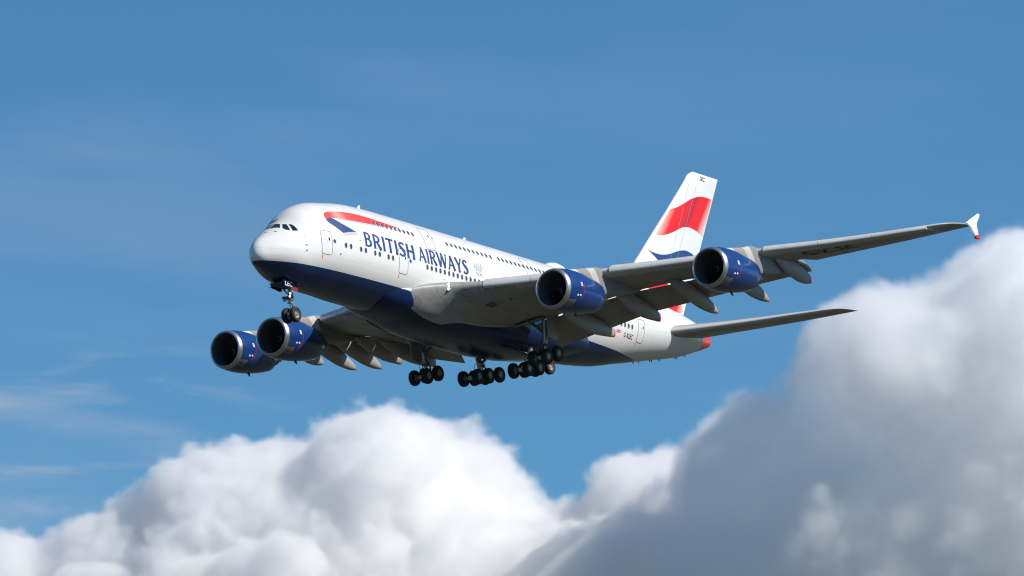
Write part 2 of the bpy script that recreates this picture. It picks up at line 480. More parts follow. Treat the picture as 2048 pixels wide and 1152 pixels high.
# ------------------------------------------------------------------ fuselage surface
KF = np.array([(0.00,-1.740,-1.740,0.000),(0.30,-0.884,-2.378,0.608),(0.80,-0.364,-2.705,0.992),(1.50,0.163,-2.913,1.467),(2.50,0.889,-3.231,2.039),(3.50,1.545,-3.544,2.449),(5.00,2.881,-3.803,2.847),(7.00,3.746,-3.823,3.239),(9.00,4.095,-3.847,3.434),(12.00,4.491,-3.940,3.537),(16.00,4.6,-3.98,3.570),(45.00,4.514,-4.0,3.570),(50.00,4.339,-3.573,3.503),(55.00,4.217,-2.583,3.251),(60.00,4.032,-1.520,2.751),(65.00,3.616,-0.421,2.000),(68.00,3.16,0.50,1.26),(70.2,2.66,1.26,0.52)])
SQ = np.sqrt(KF[:, 0])
def sec(x):
    s = np.sqrt(np.clip(x, 0, 70.2))
    t, b, w_ = pchip(SQ, KF[:, 1], s), pchip(SQ, KF[:, 2], s), pchip(SQ, KF[:, 3], s)
    return t, b, w_, b + (t - b) * 3.65 / 8.4

def fus_xt(x, th, off=0.0):
    """point on the fuselage at station x and ring angle th (0 = port side, 90 deg = crown), lifted by off along the normal"""
    def P(x, th):
        t, b, w_, c = sec(x)
        cs, sn = np.cos(th), np.sin(th)
        return np.stack([x, -w_ * cs, np.where(sn > 0, c + (t - c) * sn, c + (c - b) * sn)], -1)
    x = np.asarray(x, float); th = np.asarray(th, float)
    p = P(x, th)
    if off:
        e = 1e-3
        a = P(x + e, th) - P(x - e, th); b = P(x, th + e) - P(x, th - e)
        n = np.cross(a, b); n /= np.linalg.norm(n, axis=-1, keepdims=True) + 1e-12
        _, _, _, c = sec(x)
        out = p - np.stack([x + 3.0 * (x < 3) , 0 * x, c], -1)
        n *= np.sign(np.sum(n * out, -1, keepdims=True))
        p = p + off * n
    return p

def theta(x, z):
    t, b, w_, c = sec(np.asarray(x, float)); z = np.asarray(z, float)
    return np.arcsin(np.clip(np.where(z > c, (z - c) / (t - c), (z - c) / (c - b)), -1, 1))

def fus_xz(P, off):      # port side, addressed by its side elevation
    P = np.asarray(P, float)
    return fus_xt(P[:, 0], theta(P[:, 0], P[:, 1]), off)

def flat_mesh(polys, step):
    """polygons in a plane -> verts (n,2), faces, cut finely enough to lie on a curved skin"""
    bm = bmesh.new()
    for poly in polys:
        f = bm.faces.new([bm.verts.new((a, b, 0)) for a, b in poly])
    bmesh.ops.triangulate(bm, faces=bm.faces[:])
    co = np.array([v.co[:2] for v in bm.verts])
    for ax in (0, 1):
        if not step[ax]: continue
        lo, hi = co[:, ax].min(), co[:, ax].max()
        k = math.ceil(lo / step[ax]) * step[ax]
        while k < hi:
            no = (1, 0, 0) if ax == 0 else (0, 1, 0)
            pc = (k, 0, 0) if ax == 0 else (0, k, 0)
            bmesh.ops.bisect_plane(bm, geom=bm.verts[:] + bm.edges[:] + bm.faces[:], plane_co=pc, plane_no=no, dist=1e-5)
            k += step[ax]
    bm.verts.index_update()
    V = np.array([v.co[:2] for v in bm.verts]); F = [[v.index for v in f.verts] for f in bm.faces]
    bm.free()
    return V, F

def strokes_mesh(strokes, seg=0.09):
    """each stroke a list of (x, y, width); returns a list of (V, F), one per stroke"""
    res = []
    for st in strokes:
        closed = st[0][:2] == st[-1][:2] and len(st) > 3
        P = []
        for (a, b) in zip(st[:-1], st[1:]):
            n = max(1, int(math.hypot(b[0] - a[0], b[1] - a[1]) / seg))
            for k in range(n): P.append(tuple(a[i] + (b[i] - a[i]) * k / n for i in range(3)))
        if not closed: P.append(st[-1])
        P = np.array(P, float); n = len(P)
        T = np.roll(P[:, :2], -1, 0) - np.roll(P[:, :2], 1, 0)
        if not closed: T[0] = P[1, :2] - P[0, :2]; T[-1] = P[-1, :2] - P[-2, :2]
        T /= np.linalg.norm(T, axis=1, keepdims=True) + 1e-9
        Nn = np.stack([-T[:, 1], T[:, 0]], 1) * P[:, 2:3] / 2
        V = np.concatenate([P[:, :2] + Nn, P[:, :2] - Nn])
        F = [[i, (i + 1) % n, n + (i + 1) % n, n + i] for i in range(n if closed else n - 1)]
        res.append((V, F))
    return res

def smooth_path(pts, n=6, closed=False):
    """Catmull-Rom through the points (any dimension)"""
    P = np.array(pts, float); m = len(P); res = []
    for i in range(m if closed else m - 1):
        p1, p2 = P[i], P[(i + 1) % m]
        p0 = P[(i - 1) % m] if (closed or i > 0) else 2 * p1 - p2
        p3 = P[(i + 2) % m] if (closed or i < m - 2) else 2 * p2 - p1
        for k in range(n):
            t = k / n
            res.append(0.5 * ((2*p1) + (-p0+p2)*t + (2*p0-5*p1+4*p2-p3)*t*t + (-p0+3*p1-3*p2+p3)*t**3))
    if not closed: res.append(P[-1])
    return [tuple(r) for r in res]

def decal_poly(name, polys, mat, parent, off=0.010, step=(0.5, 0.2), fn=fus_xz):
    V, F = flat_mesh(polys, step)
    return build(name, fn(V, off), F, mat, parent)

def decal_strokes(name, strokes, mat, parent, off=0.010, fn=fus_xz, seg=0.09):
    mb = MB()
    for i, (V, F) in enumerate(strokes_mesh(strokes, seg)):
        mb.add(fn(V, off + 0.002 * i), F)
    return mb.build(name, mat, parent)

def text_polys(txt, weight=0.012):
    """outline of built-in lettering as triangles in a unit cap height"""
    cu = bpy.data.curves.new('lettering_outline', 'FONT')
    cu.body = txt; cu.resolution_u = 3; cu.offset = weight
    o = bpy.data.objects.new('lettering_outline', cu)
    COL.objects.link(o)
    dg = bpy.context.evaluated_depsgraph_get()
    me = o.evaluated_get(dg).to_mesh()
    V = np.array([v.co[:2] for v in me.vertices]); F = [list(p.vertices) for p in me.polygons]
    o.evaluated_get(dg).to_mesh_clear()
    bpy.data.objects.remove(o); bpy.data.curves.remove(cu)
    V -= V.min(0); V /= V[:, 1].max()
    return V, F

def tri_text(name, txt, mapfn, mat, parent, width=None, off=0.01):
    V, F = text_polys(txt)
    if width: V[:, 0] *= width / V[:, 0].max()
    return build(name, mapfn(V, off), F, mat, parent, smooth=False)

# ------------------------------------------------------------------ the aeroplane
plane = bpy.data.objects.new('airliner', None)
COL.objects.link(plane)
plane.matrix_world = M_A
plane['label'] = 'white four engined double deck airliner with navy belly, its landing gear lowered'
plane['category'] = 'airliner'
plane['kind'] = 'thing'

XS = np.unique(np.concatenate([np.linspace(0, 1, 40)**2 * 3, np.linspace(3, 16, 66), np.linspace(16, 45, 60), np.linspace(45, 70.2, 80)]))
TH = np.linspace(0, 2 * np.pi, 129)[:-1]
rings = [fus_xt(np.full(128, x), TH).tolist() for x in XS[1:]]
V, F = loft(rings, caps=False)
V.append((0, 0, -1.74)); k0 = len(V) - 1
F += [[k0, (j + 1) % 128, j] for j in range(128)]
F.append([(len(rings) - 1) * 128 + j for j in range(128)])
fus = build('fuselage', V, F, 'fuselage', plane)

# auxiliary power outlet in the tail cone
mb = MB()
mb.add(*tube((70.0, 0, 1.98), (70.62, 0, 2.03), 0.30, 0.27, 24)); mb.add(*tube((70.61, 0, 2.03), (70.63, 0, 2.032), 0.22, 0.22, 24))
mb.build('exhaust_outlet', 'exhaust', plane)

# cockpit windows, addressed by station and ring angle, both sides of the nose
def ring_xt(P, side):
    P = np.asarray(P, float)
    return lambda V, off: fus_xt(V[:, 0], V[:, 1], off) * np.array([1, side, 1])
def xyz_to_xt(p):
    x, y, z = p
    t, b, w_, c = sec(np.array([x]))
    h = (t - c) if z > c[0] else (c - b)
    return (x, math.atan2((z - c[0]) / h[0], -y / w_[0]))
CW = [[(3.06,1.22,-0.06),(3.05,1.16,-0.59),(2.59,0.69,-0.92),(2.24,0.68,-0.06)],
      [(3.12,1.12,-0.77),(3.31,1.11,-1.06),(3.07,0.49,-1.61),(2.81,0.51,-1.40),(2.71,0.66,-1.11)],
      [(3.44,1.11,-1.20),(3.59,1.09,-1.40),(3.66,0.81,-1.73),(3.69,0.50,-2.00),(3.24,0.45,-1.74)]]
for side in (1, -1):
    for poly in CW:
        q = [xyz_to_xt((x, y, z)) for x, z, y in poly]
        cx = sum(a for a, b in q) / len(q); cy = sum(b for a, b in q) / len(q)
        big = [(cx + (a - cx) * 1.05, cy + (b - cy) * 1.05) for a, b in q]
        fn = ring_xt(q, side)
        wobj = decal_poly('cockpit_window', [q], 'glass', fus, 0.016, (0.1, 0.06), fn)
# wiper
decal_strokes('wiper', [[(2.16, xyz_to_xt((2.2, -0.08, 0.6))[1], 0.03), (2.5, xyz_to_xt((2.5, -0.75, 0.62))[1], 0.02)]], 'black', fus, 0.03, lambda V, off: fus_xt(V[:, 0], V[:, 1], off))

# cabin windows: one shared mesh, one object each
def window_mesh():
    mb = MB(); n = 20
    def ell(a, b, y): return [(a * math.cos(2*math.pi*k/n), y, b * math.copysign(abs(math.sin(2*math.pi*k/n))**0.85, math.sin(2*math.pi*k/n))) for k in range(n)]
    o, i = ell(0.190, 0.255, 0.0), ell(0.155, 0.220, -0.008)
    mb.add(o + i, [[k, (k + 1) % n, n + (k + 1) % n, n + k] for k in range(n)], 0)
    mb.add(ell(0.155, 0.220, -0.008), [list(range(n))], 1)
    return mb
wm = window_mesh()
w0 = wm.build('cabin_window', ['paleline', 'pane'], fus, local=True)
def place_window(x, z, first=[True]):
    p = fus_xz([(x, z)], 0.012)[0]; a = fus_xz([(x + 0.2, z)], 0.012)[0] - fus_xz([(x - 0.2, z)], 0.012)[0]
    u = fus_xz([(x, z + 0.2)], 0.012)[0] - fus_xz([(x, z - 0.2)], 0.012)[0]
    ax = Vector(a).normalized(); up = Vector(u); up = (up - up.dot(ax) * ax).normalized(); no = up.cross(ax)
    if first[0]: o = w0; first[0] = False
    else:
        o = w0.copy(); COL.objects.link(o); o.parent = fus
    o.matrix_local = Matrix(((ax.x, no.x, up.x, p[0] - BASE.x), (ax.y, no.y, up.y, p[1] - BASE.y), (ax.z, no.z, up.z, p[2] - BASE.z), (0, 0, 0, 1)))
PW = 0.648
for i in range(10): place_window(13.36 + 0.643 * i, 2.765)
for i in range(11): place_window(24.32 + 0.666 * i, 2.81)
for i in range(14): place_window(32.25 + 0.643 * i, 2.845)
for a in (8.55, 10.58, 12.55, 14.46):
    place_window(a, -0.12); place_window(a + 0.655, -0.11)
for i in range(16): place_window(20.18 + 0.648 * i, -0.055)
for i in range(14): place_window(52.39 - 0.636 * i, -0.07)

# doors
def door(x0, x1, z0, z1, lean=0.0, mark=True, placard=True):
    r = 0.22
    def P(x, z): return (x + lean * (z - z0), z)
    path = []
    for cx, cz, a0 in ((x1 - r, z1 - r, 0), (x0 + r, z1 - r, 90), (x0 + r, z0 + r, 180), (x1 - r, z0 + r, 270)):
        for k in range(7):
            a = R(a0 + 15 * k); path.append(P(cx + r * math.cos(a), cz + r * math.sin(a)))
    V, F = flat_mesh([path], (0.4, 0.2))
    d = MB(); d.add(fus_xz(V, 0.006), F, 0)
    o = d.build('cabin_door', 'white', fus)
    decal_strokes('door_seal', [[(*p, 0.045) for p in path] + [(*path[0], 0.045)]], 'line', o, 0.011)
    if mark:
        zc_ = z0 + (z1 - z0) * 0.62; xm = (x0 + x1) / 2
        decal_poly('door_window', [[P(xm + .20, zc_ - .05), P(xm + .36, zc_ - .05), P(xm + .36, zc_ + .22), P(xm + .20, zc_ + .22)]], 'glass', o, 0.013)
        for st in ([[(*P(xm - .3, zc_ + .02), .06), (*P(xm - .15, zc_), .06)], [(*P(xm - .08, zc_ - .3), .04), (*P(xm + .02, zc_ - .3), .04)], [(*P(xm - .02, zc_ + .36), .06), (*P(xm + .07, zc_ + .36), .06)], [(*P(xm - .05, zc_ - .02), .05), (*P(xm + .1, zc_ - .1), .05)]]):
            decal_strokes('door_marking', [st], 'paleline', o, 0.013)
        if placard: decal_strokes('door_placard', [[(*P(x0 + .12, z0 - .06), .06), (*P(x0 + .12, z0 - .42), .05)]], 'red', o, 0.012)
    return o
door(5.68, 6.86, -1.24, 0.80)
door(16.05, 17.32, -1.22, 0.92)
door(20.55, 22.0, 1.70, 3.78, 0.14, placard=False)
door(36.2, 37.4, 1.72, 3.8, 0.1, False)
door(53.52, 54.68, -1.18, 0.88)
# small blue round emblem beside each forward door
def dot(x, z, r): return [(x + r * math.cos(a), z + r * math.sin(a)) for a in np.linspace(0, 2 * math.pi, 17)[:-1]]
for x, z in ((7.17, 0.02), (17.7, 0.05)):
    decal_poly('round_emblem', [dot(x, z, 0.17)], 'navytext', fus)
for x, z, r in ((4.05, 0.05, 0.07), (10.55, 0.62, 0.07), (7.9, -0.98, 0.08), (22.75, -0.72, 0.05), (22.32, 3.0, 0.09)):
    decal_poly('sensor', [dot(x, z, r)], 'line', fus)
for z in (-0.72, -1.18):
    o = decal_poly('air_data_probe', [dot(4.05, z, 0.09)], 'paleline', fus, 0.008)
    mb = MB(); p = fus_xz([(4.08, z)], 0.0)[0]; n = fus_xz([(4.08, z)], 1.0)[0] - p
    mb.add(*tube(p, p + n * 0.10, 0.03, 0.025, 8)); mb.add(*tube(p + n * 0.10, p + n * 0.11 + np.array([-.12, 0, 0]), 0.025, 0.012, 8))
    mb.build('probe_mast', 'line', o)
for x, z in ((2.05, 0.32), (1.62, 0.30)):
    decal_poly('sensor', [dot(x, z, 0.06)], 'line', fus, 0.01)
# oneworld-like rows of tiny placards
decal_strokes('fleet_plate', [[(2.62, -0.92, .05), (2.95, -0.92, .05)], [(2.72, -0.78, .12), (2.84, -0.78, .12)]], 'shade', fus)

# airline lettering: flared capitals, drawn as strokes of changing width
def bowl(cx, cy, rx, ry, wt, wr):
    return [(cx + rx * math.cos(a), cy + ry * math.sin(a), wt + (wr - wt) * math.cos(a) ** 2) for a in np.linspace(math.pi / 2, -math.pi / 2, 13)]
def stem(x, w_=0.185): return [(x, 0, w_ * 1.3), (x, .05, w_ * 1.1), (x, .14, w_), (x, .86, w_), (x, .95, w_ * 1.1), (x, 1, w_ * 1.3)]
GL = {
 'I': (.22, [stem(.11)]),
 'B': (.60, [stem(.11), [(.1, .945, .1), (.24, .945, .1)] + bowl(.24, .745, .22, .20, .1, .18), [(.1, .055, .1), (.26, .055, .1)] + bowl(.26, .30, .25, .245, .1, .19)[::-1] + [(.1, .54, .09)]]),
 'R': (.66, [stem(.11), [(.1, .945, .1), (.26, .945, .1)] + bowl(.26, .72, .24, .225, .1, .18) + [(.12, .495, .09)], [(.30, .50, .15), (.42, .3, .17), (.62, 0, .24)]]),
 'T': (.60, [stem(.30), [(0.0, .915, .15), (.08, .94, .11), (.52, .94, .11), (.60, .915, .15)]]),
 'S': (.52, [smooth_path([(.47,.84,.15),(.38,.925,.12),(.26,.945,.11),(.13,.87,.155),(.10,.74,.185),(.18,.61,.2),(.31,.49,.21),(.42,.37,.2),(.44,.24,.185),(.38,.11,.15),(.25,.055,.11),(.12,.075,.11),(.03,.17,.15)], 4)]),
 'H': (.70, [stem(.11), stem(.59), [(.12, .52, .1), (.58, .52, .1)]]),
 'A': (.70, [[(.02, 0, .16), (.07, .12, .115), (.34, 1, .115)], [(.31, 1, .18), (.61, .1, .19), (.66, 0, .25)], [(.16, .33, .09), (.54, .33, .09)]]),
 'W': (1.0, [[(.02, 1, .23), (.06, .9, .185), (.27, 0, .185)], [(.27, 0, .12), (.5, .95, .1)], [(.47, 1, .2), (.5, .9, .185), (.72, 0, .185)], [(.72, 0, .12), (.93, .88, .1), (.97, 1, .15)]]),
 'Y': (.62, [[(.02, 1, .24), (.07, .92, .19), (.31, .45, .18), (.31, .12, .185), (.31, 0, .24)], [(.60, 1, .15), (.56, .9, .1), (.33, .45, .1)]])}
def word(txt, x0, x1, z0, z1):
    adv, st = 0.0, []
    for ch in txt:
        wd, ss = GL[ch]
        st += [[(a + adv, b, c) for a, b, c in s_] for s_ in ss]
        adv += wd + 0.12
    adv -= 0.12
    kx, kz = (x1 - x0) / adv, (z1 - z0)
    return [[(x0 + a * kx, z0 + b * kz, c * (kx + kz) / 2) for a, b, c in s_] for s_ in st]
decal_strokes('lettering', word('BRITISH', 11.2, 18.45, 0.27, 1.56), 'navytext', fus, 0.010, seg=0.1)
decal_strokes('lettering', word('AIRWAYS', 19.1, 26.42, 0.31, 1.62), 'navytext', fus, 0.010, seg=0.1)

# ribbon emblem
rr = smooth_path([(6.84,1.97),(6.86,2.25),(7.06,2.55),(7.46,2.74),(8.01,2.88),(9.09,3.05),(10.66,3.20),(12.73,3.21),(14.84,3.12),(17.39,3.02)], 5) + smooth_path([(17.39,2.99),(15.61,2.76),(13.81,2.60),(11.00,2.43),(8.93,2.32),(7.74,2.23),(7.25,2.14),(6.84,1.97)], 5)[:-1]
decal_poly('ribbon_emblem', [rr], 'ribbonred', fus, 0.012, (0.4, 0.12))
rb = smooth_path([(6.84,1.96),(7.25,2.13),(7.46,2.205),(7.70,2.17)], 3) + smooth_path([(8.61,1.83),(9.4,1.60),(10.24,1.36)], 4) + smooth_path([(10.24,1.36),(9.3,1.17),(8.42,0.96)], 3)[1:] + smooth_path([(8.42,0.96),(7.8,1.28),(7.10,1.62),(6.88,1.80)], 4)[1:]
decal_poly('ribbon_emblem', [rb], 'navytext', fus, 0.012, (0.4, 0.12))
decal_poly('ribbon_shade', [[(8.42,0.95),(9.3,1.16),(10.22,1.35),(10.48,1.12),(9.5,0.93),(8.59,0.73)]], 'shade', fus, 0.008, (0.4, 0.12))
decal_poly('ribbon_shade', [smooth_path([(8.2,2.24),(9.3,2.31),(11.0,2.41),(13.8,2.58),(15.6,2.74),(18.9,2.98)], 3) + smooth_path([(18.9,2.9),(15.7,2.56),(13.8,2.46),(11.0,2.30),(9.3,2.20)], 3)], 'shade', fus, 0.008, (0.4, 0.12))

# grey coat of arms: crown, shield, two supporters and a scroll
ca = []
def cst(pts, w_=0.05): ca.append([(27.5 + a * 1.35, 0.55 + b * 1.25, w_) for a, b in pts])
cst([(.38,.62),(.38,.42),(.5,.28),(.62,.42),(.62,.62),(.38,.62)], .07)
cst([(.5,.3),(.5,.6)], .05); cst([(.4,.48),(.6,.48)], .05)
cst([(.36,.68),(.64,.68)], .08); cst([(.38,.7),(.34,.86),(.44,.78),(.5,.95),(.56,.78),(.66,.86),(.62,.7)], .06)
cst([(.30,.28),(.22,.4),(.26,.55),(.16,.68),(.20,.82),(.10,.9)], .11); cst([(.20,.66),(.33,.62)], .07); cst([(.22,.42),(.34,.36)], .07); cst([(.18,.4),(.05,.5),(.04,.68),(.12,.62)], .06); cst([(.08,.78),(.18,.82)], .09)
cst([(.70,.28),(.78,.4),(.74,.55),(.84,.68),(.80,.82),(.88,.9)], .11); cst([(.80,.66),(.67,.62)], .07); cst([(.78,.42),(.66,.36)], .07); cst([(.82,.44),(.95,.6),(.98,.8),(.88,.72)], .06); cst([(.86,.84),(.80,1.0)], .05)
cst([(.12,.2),(.3,.1),(.5,.18),(.7,.1),(.9,.2)], .09); cst([(.2,.06),(.4,.0),(.6,.04),(.8,.0)], .06)
decal_strokes('coat_of_arms', ca, 'paleline', fus, 0.010, seg=0.1)
# rear registration and a small red union plate
def side_text(x0, z0, h, width, slope=0.0):
    return lambda V, off: fus_xz(np.stack([x0 + V[:, 0] * (width / V[:, 0].max()) + 0.06 * V[:, 1], z0 + V[:, 1] * h + slope * V[:, 0]], 1), off)
tri_text('lettering', 'G-XLEC', side_text(51.05, -1.16, 0.42, 1.66), 'black', fus, off=0.014)
decal_poly('flag_plate', [[(49.75, -0.93), (50.45, -0.93), (50.45, -0.70), (49.75, -0.70)]], 'red', fus)
decal_strokes('flag_plate_band', [[(49.8, -0.815, .05), (50.4, -0.815, .05)], [(50.05, -0.62, .08), (50.18, -0.62, .08)]], 'white', fus, 0.016)
# LEC above the cockpit
def brow(V, off):
    y = -1.12 + (V[:, 0] / V[:, 0].max()) * 1.02; z = 1.56 + V[:, 1] * 0.27
    x = np.array([np.interp(zz, KF[:, 1], KF[:, 0]) for zz in z]); X = []
    for yy, zz, xx in zip(-y, z, x):
        lo, hi = 1.0, 9.0
        for _ in range(40):
            m = (lo + hi) / 2; t, b, w_, c = sec(np.array([m]))
            g = (yy / w_[0]) ** 2 + ((zz - c[0]) / (t[0] - c[0])) ** 2
            lo, hi = (m, hi) if g > 1 else (lo, m)
        X.append((lo - 0.012, yy, zz + 0.008))
    return np.array(X)
V, F = text_polys('LEC')
V2, F2 = V.copy(), F
build('lettering', brow(V, 0), F2, 'black', fus, smooth=False)

# blade aerials, the satellite dome on the crown, drain masts under the tail
def blade(x, z, h, down=False):
    s_ = -1 if down else 1
    V, F = slab([(x, z), (x + 0.55, z), (x + 0.62, z + s_ * h), (x + 0.36, z + s_ * h)], -0.03, 0.03)
    return build('blade_aerial', V, F, 'white' if not down else 'line', fus, smooth=False)
blade(14.8, 4.53, 0.50); blade(30.6, 4.55, 0.42)
V, F = loft([super_ring(x, 0, 4.35, w_, h, 0.2, 2, 24) for x, w_, h in ((43.0, .05, .1), (43.5, .4, .36), (44.2, .68, .62), (45.0, .8, .74), (45.7, .76, .66), (46.4, .6, .45), (47.2, .35, .22), (48, .05, .05))])
build('satellite_dome', V, F, 'white', fus)
for x in (57.5, 58.4, 60.3, 60.6, 61.9, 64.6, 64.9, 66.3):
    b = sec(np.array([x]))[1][0]
    V, F = slab([(x, b + .05), (x + 0.16, b + .05), (x + 0.2, b - .11), (x + 0.1, b - .11)], -0.02, 0.02)
    build('drain_mast', V, F, 'line', fus, smooth=False)

# ------------------------------------------------------------------ belly fairing
bf = [(15.6, 2.6, -2.0, 1.6, 1.9), (17.2, 2.98, -2.1, 1.3, 2.05), (19, 3.16, -2.3, 1.2, 2.05), (21.5, 3.4, -2.45, 1.3, 2.3), (24.5, 3.7, -2.5, 1.4, 2.5), (28, 3.9, -2.5, 1.4, 2.6), (33, 4.0, -2.5, 1.4, 2.62), (37, 3.95, -2.5, 1.4, 2.45), (40, 3.85, -2.4, 1.4, 2.2), (43, 3.6, -2.3, 1.4, 1.8), (45.2, 3.2, -2.2, 1.2, 1.45), (46.6, 2.7, -2.2, 1.0, 1.15)]
bx = np.linspace(15.6, 46.6, 63); cols = [pchip([b[0] for b in bf], [b[i] for b in bf], bx) for i in range(1, 5)]
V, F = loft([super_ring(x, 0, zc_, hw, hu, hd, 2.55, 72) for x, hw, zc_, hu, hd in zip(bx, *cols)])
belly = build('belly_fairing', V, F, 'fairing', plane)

# ------------------------------------------------------------------ wings
LE = np.array([(2.6, 17.7, -2.25), (3.1, 18.35, -2.02), (3.6, 19.35, -1.66), (4.3, 20.8, -1.3), (5, 22, -1.07), (8, 24.2, -.8), (10, 25.7, -.58), (12, 27.2, -.34), (14.8, 29.2, 0), (18, 31.6, .36), (22, 34.5, .87), (25.7, 37.2, 1.42), (30, 40.4, 1.92), (34, 43.5, 2.52), (37.8, 46.4, 3.16), (38.6, 47.35, 3.36), (39.2, 48.5, 3.5), (39.7, 49.8, 3.57)])
TE = np.array([(2.6, 35.3, -2.75), (5.7, 35.6, -2.36), (11.5, 36.2, -1.38), (13.5, 37.1, -.75), (16.6, 38.5, -.16), (18.5, 39.3, .15), (22, 41.0, .6), (25.9, 42.8, 1.1), (27.3, 43.4, 1.22)])
TEO = np.array([(27.3, 45.3, 1.38), (28.4, 45.9, 1.6), (34.6, 49.0, 2.7), (39, 51.3, 3.6), (39.7, 51.7, 3.66)])
TT = np.array([(2.6, 2.5), (5, 2.15), (10, 1.6), (14.8, 1.3), (25.7, .9), (38, .45), (39.7, .2)])
SLAT_H = np.array([(0, .95), (7, .92), (16, .80), (26, .62), (38, .45)])
def leat(y): return pchip(LE[:, 0], LE[:, 1], y), pchip(LE[:, 0], LE[:, 2], y)
def naca(c): return (0.2969 * np.sqrt(c) - 0.126 * c - 0.3516 * c**2 + 0.2843 * c**3 - 0.1015 * c**4) * 5
CH = np.concatenate([np.linspace(0, 1, 18)**2 * 0.3, np.linspace(0.34, 1, 14)])
def wing_sec(y, outer):
    xl, zl = leat(y)
    T_ = TEO if outer else TE
    xt, zt = np.interp(y, T_[:, 0], T_[:, 1]), np.interp(y, T_[:, 0], T_[:, 2])
    t = np.interp(y, TT[:, 0], TT[:, 1])
    h = np.interp(y, SLAT_H[:, 0], SLAT_H[:, 1])
    slatted = 1.0 if 6.9 < y < 37.8 else 0.0
    nose_drop = t * np.interp(y, [3.0, 4.5, 8.0, 36.0], [0.12, 0.24, 0.40, 0.40]) * (1 - slatted) + slatted * h * 0.62
    xl += slatted * 0.36 * h
    cc = CH * (0.80 if not outer else 0.985)
    half = naca(cc) * t
    mid = zl - nose_drop + (zt - zl + nose_drop) * CH
    up = mid + half * 0.92 * (1 if not slatted else 0.9)
    lo = mid - half * 1.02
    if y < 8.5 and not outer:         # root fillet: a full, deep belly under the first metres of wing
        lo = lo - min(1.3, ((8.5 - y) / 4.9) ** 1.7) * 0.85 * (1 - np.exp(-CH / .17)) * np.clip(1 - CH, 0, 1) ** 1.3
    if not outer:                     # cove: the lower skin rises to the spoiler edge
        k = np.clip((CH - 0.86) / 0.14, 0, 1)
        lo = lo * (1 - k) + (mid + half * 0.72) * k
        up = np.where(CH > 0.9, mid + half * 0.86, up)
    X = xl + (xt - xl) * CH
    return np.concatenate([np.stack([X, np.full_like(X, y), up], 1), np.stack([X, np.full_like(X, y), lo], 1)[::-1][:-1]])
def flip(V, s):
    V = np.array(V, float).reshape(-1, 3).copy(); V[:, 1] *= s; return V

WY = [2.6, 2.85, 3.1, 3.35, 3.6, 3.95, 4.3, 4.65, 5, 5.6, 6.3, 6.89, 6.91, 8, 9, 10, 11, 12, 13.4, 14.8, 16.4, 18, 20, 22, 24, 25.7, 27.3]
WYO = [27.3, 28.4, 30, 32, 34, 36, 37.79, 37.81, 38.2, 38.6, 38.9, 39.2, 39.45, 39.7]
SLATS = [(6.95, 10.25), (10.3, 14.0), (15.75, 18.6), (18.65, 21.9), (21.95, 24.9), (26.45, 30.2), (30.25, 33.9), (33.95, 37.75)]
SEC = [(1.25, .05), (.9, .02), (.62, -.05), (.40, -.155), (.24, -.28), (.12, -.42), (.045, -.56), (.0, -.70), (.01, -.82), (.07, -.92), (.17, -.985), (.32, -1.0), (.36, -.96), (.36, -.8), (.42, -.55), (.6, -.28), (.9, -.07), (1.25, .01)]
def slat_ring(y):
    x, z = leat(y); h = np.interp(y, SLAT_H[:, 0], SLAT_H[:, 1])
    return [(x + a * h, y, z + b * h) for a, b in SEC]
FTE = np.array([(5.1, 38.15, -4.46), (13.6, 39.9, -2.2), (18.1, 42.25, -1.16), (22.3, 43.86, -.31), (26.7, 45.55, .5)])
FLE = np.array([(4.7, 34.85, -2.95), (9.5, 35.6, -1.82), (13.6, 36.75, -1.02), (18.1, 38.95, -.28), (22.3, 40.75, .3), (26.7, 42.75, 1.0)])
def flap_ring(y, yl):
    xt, zt = np.interp(y, FTE[:, 0], FTE[:, 1]), np.interp(y, FTE[:, 0], FTE[:, 2])
    xl, zl = np.interp(yl, FLE[:, 0], FLE[:, 1]), np.interp(yl, FLE[:, 0], FLE[:, 2])
    d = np.array([xt - xl, zt - zl]); L = np.linalg.norm(d); d /= L; n = np.array([-d[1], d[0]])
    c = np.concatenate([np.linspace(0, 1, 9)**2 * .4, np.linspace(.5, 1, 6)])
    hf = naca(c) * 0.15 * L; cam = 0.05 * L * np.sin(np.pi * c)
    P = []
    for cc, h, k in list(zip(c, hf, cam)) + list(zip(c, -hf * .75, cam))[::-1][:-1]:
        q = np.array([xl, zl]) + d * cc * L + n * (h + k)
        P.append((q[0], yl + (y - yl) * cc, q[1]))
    return P
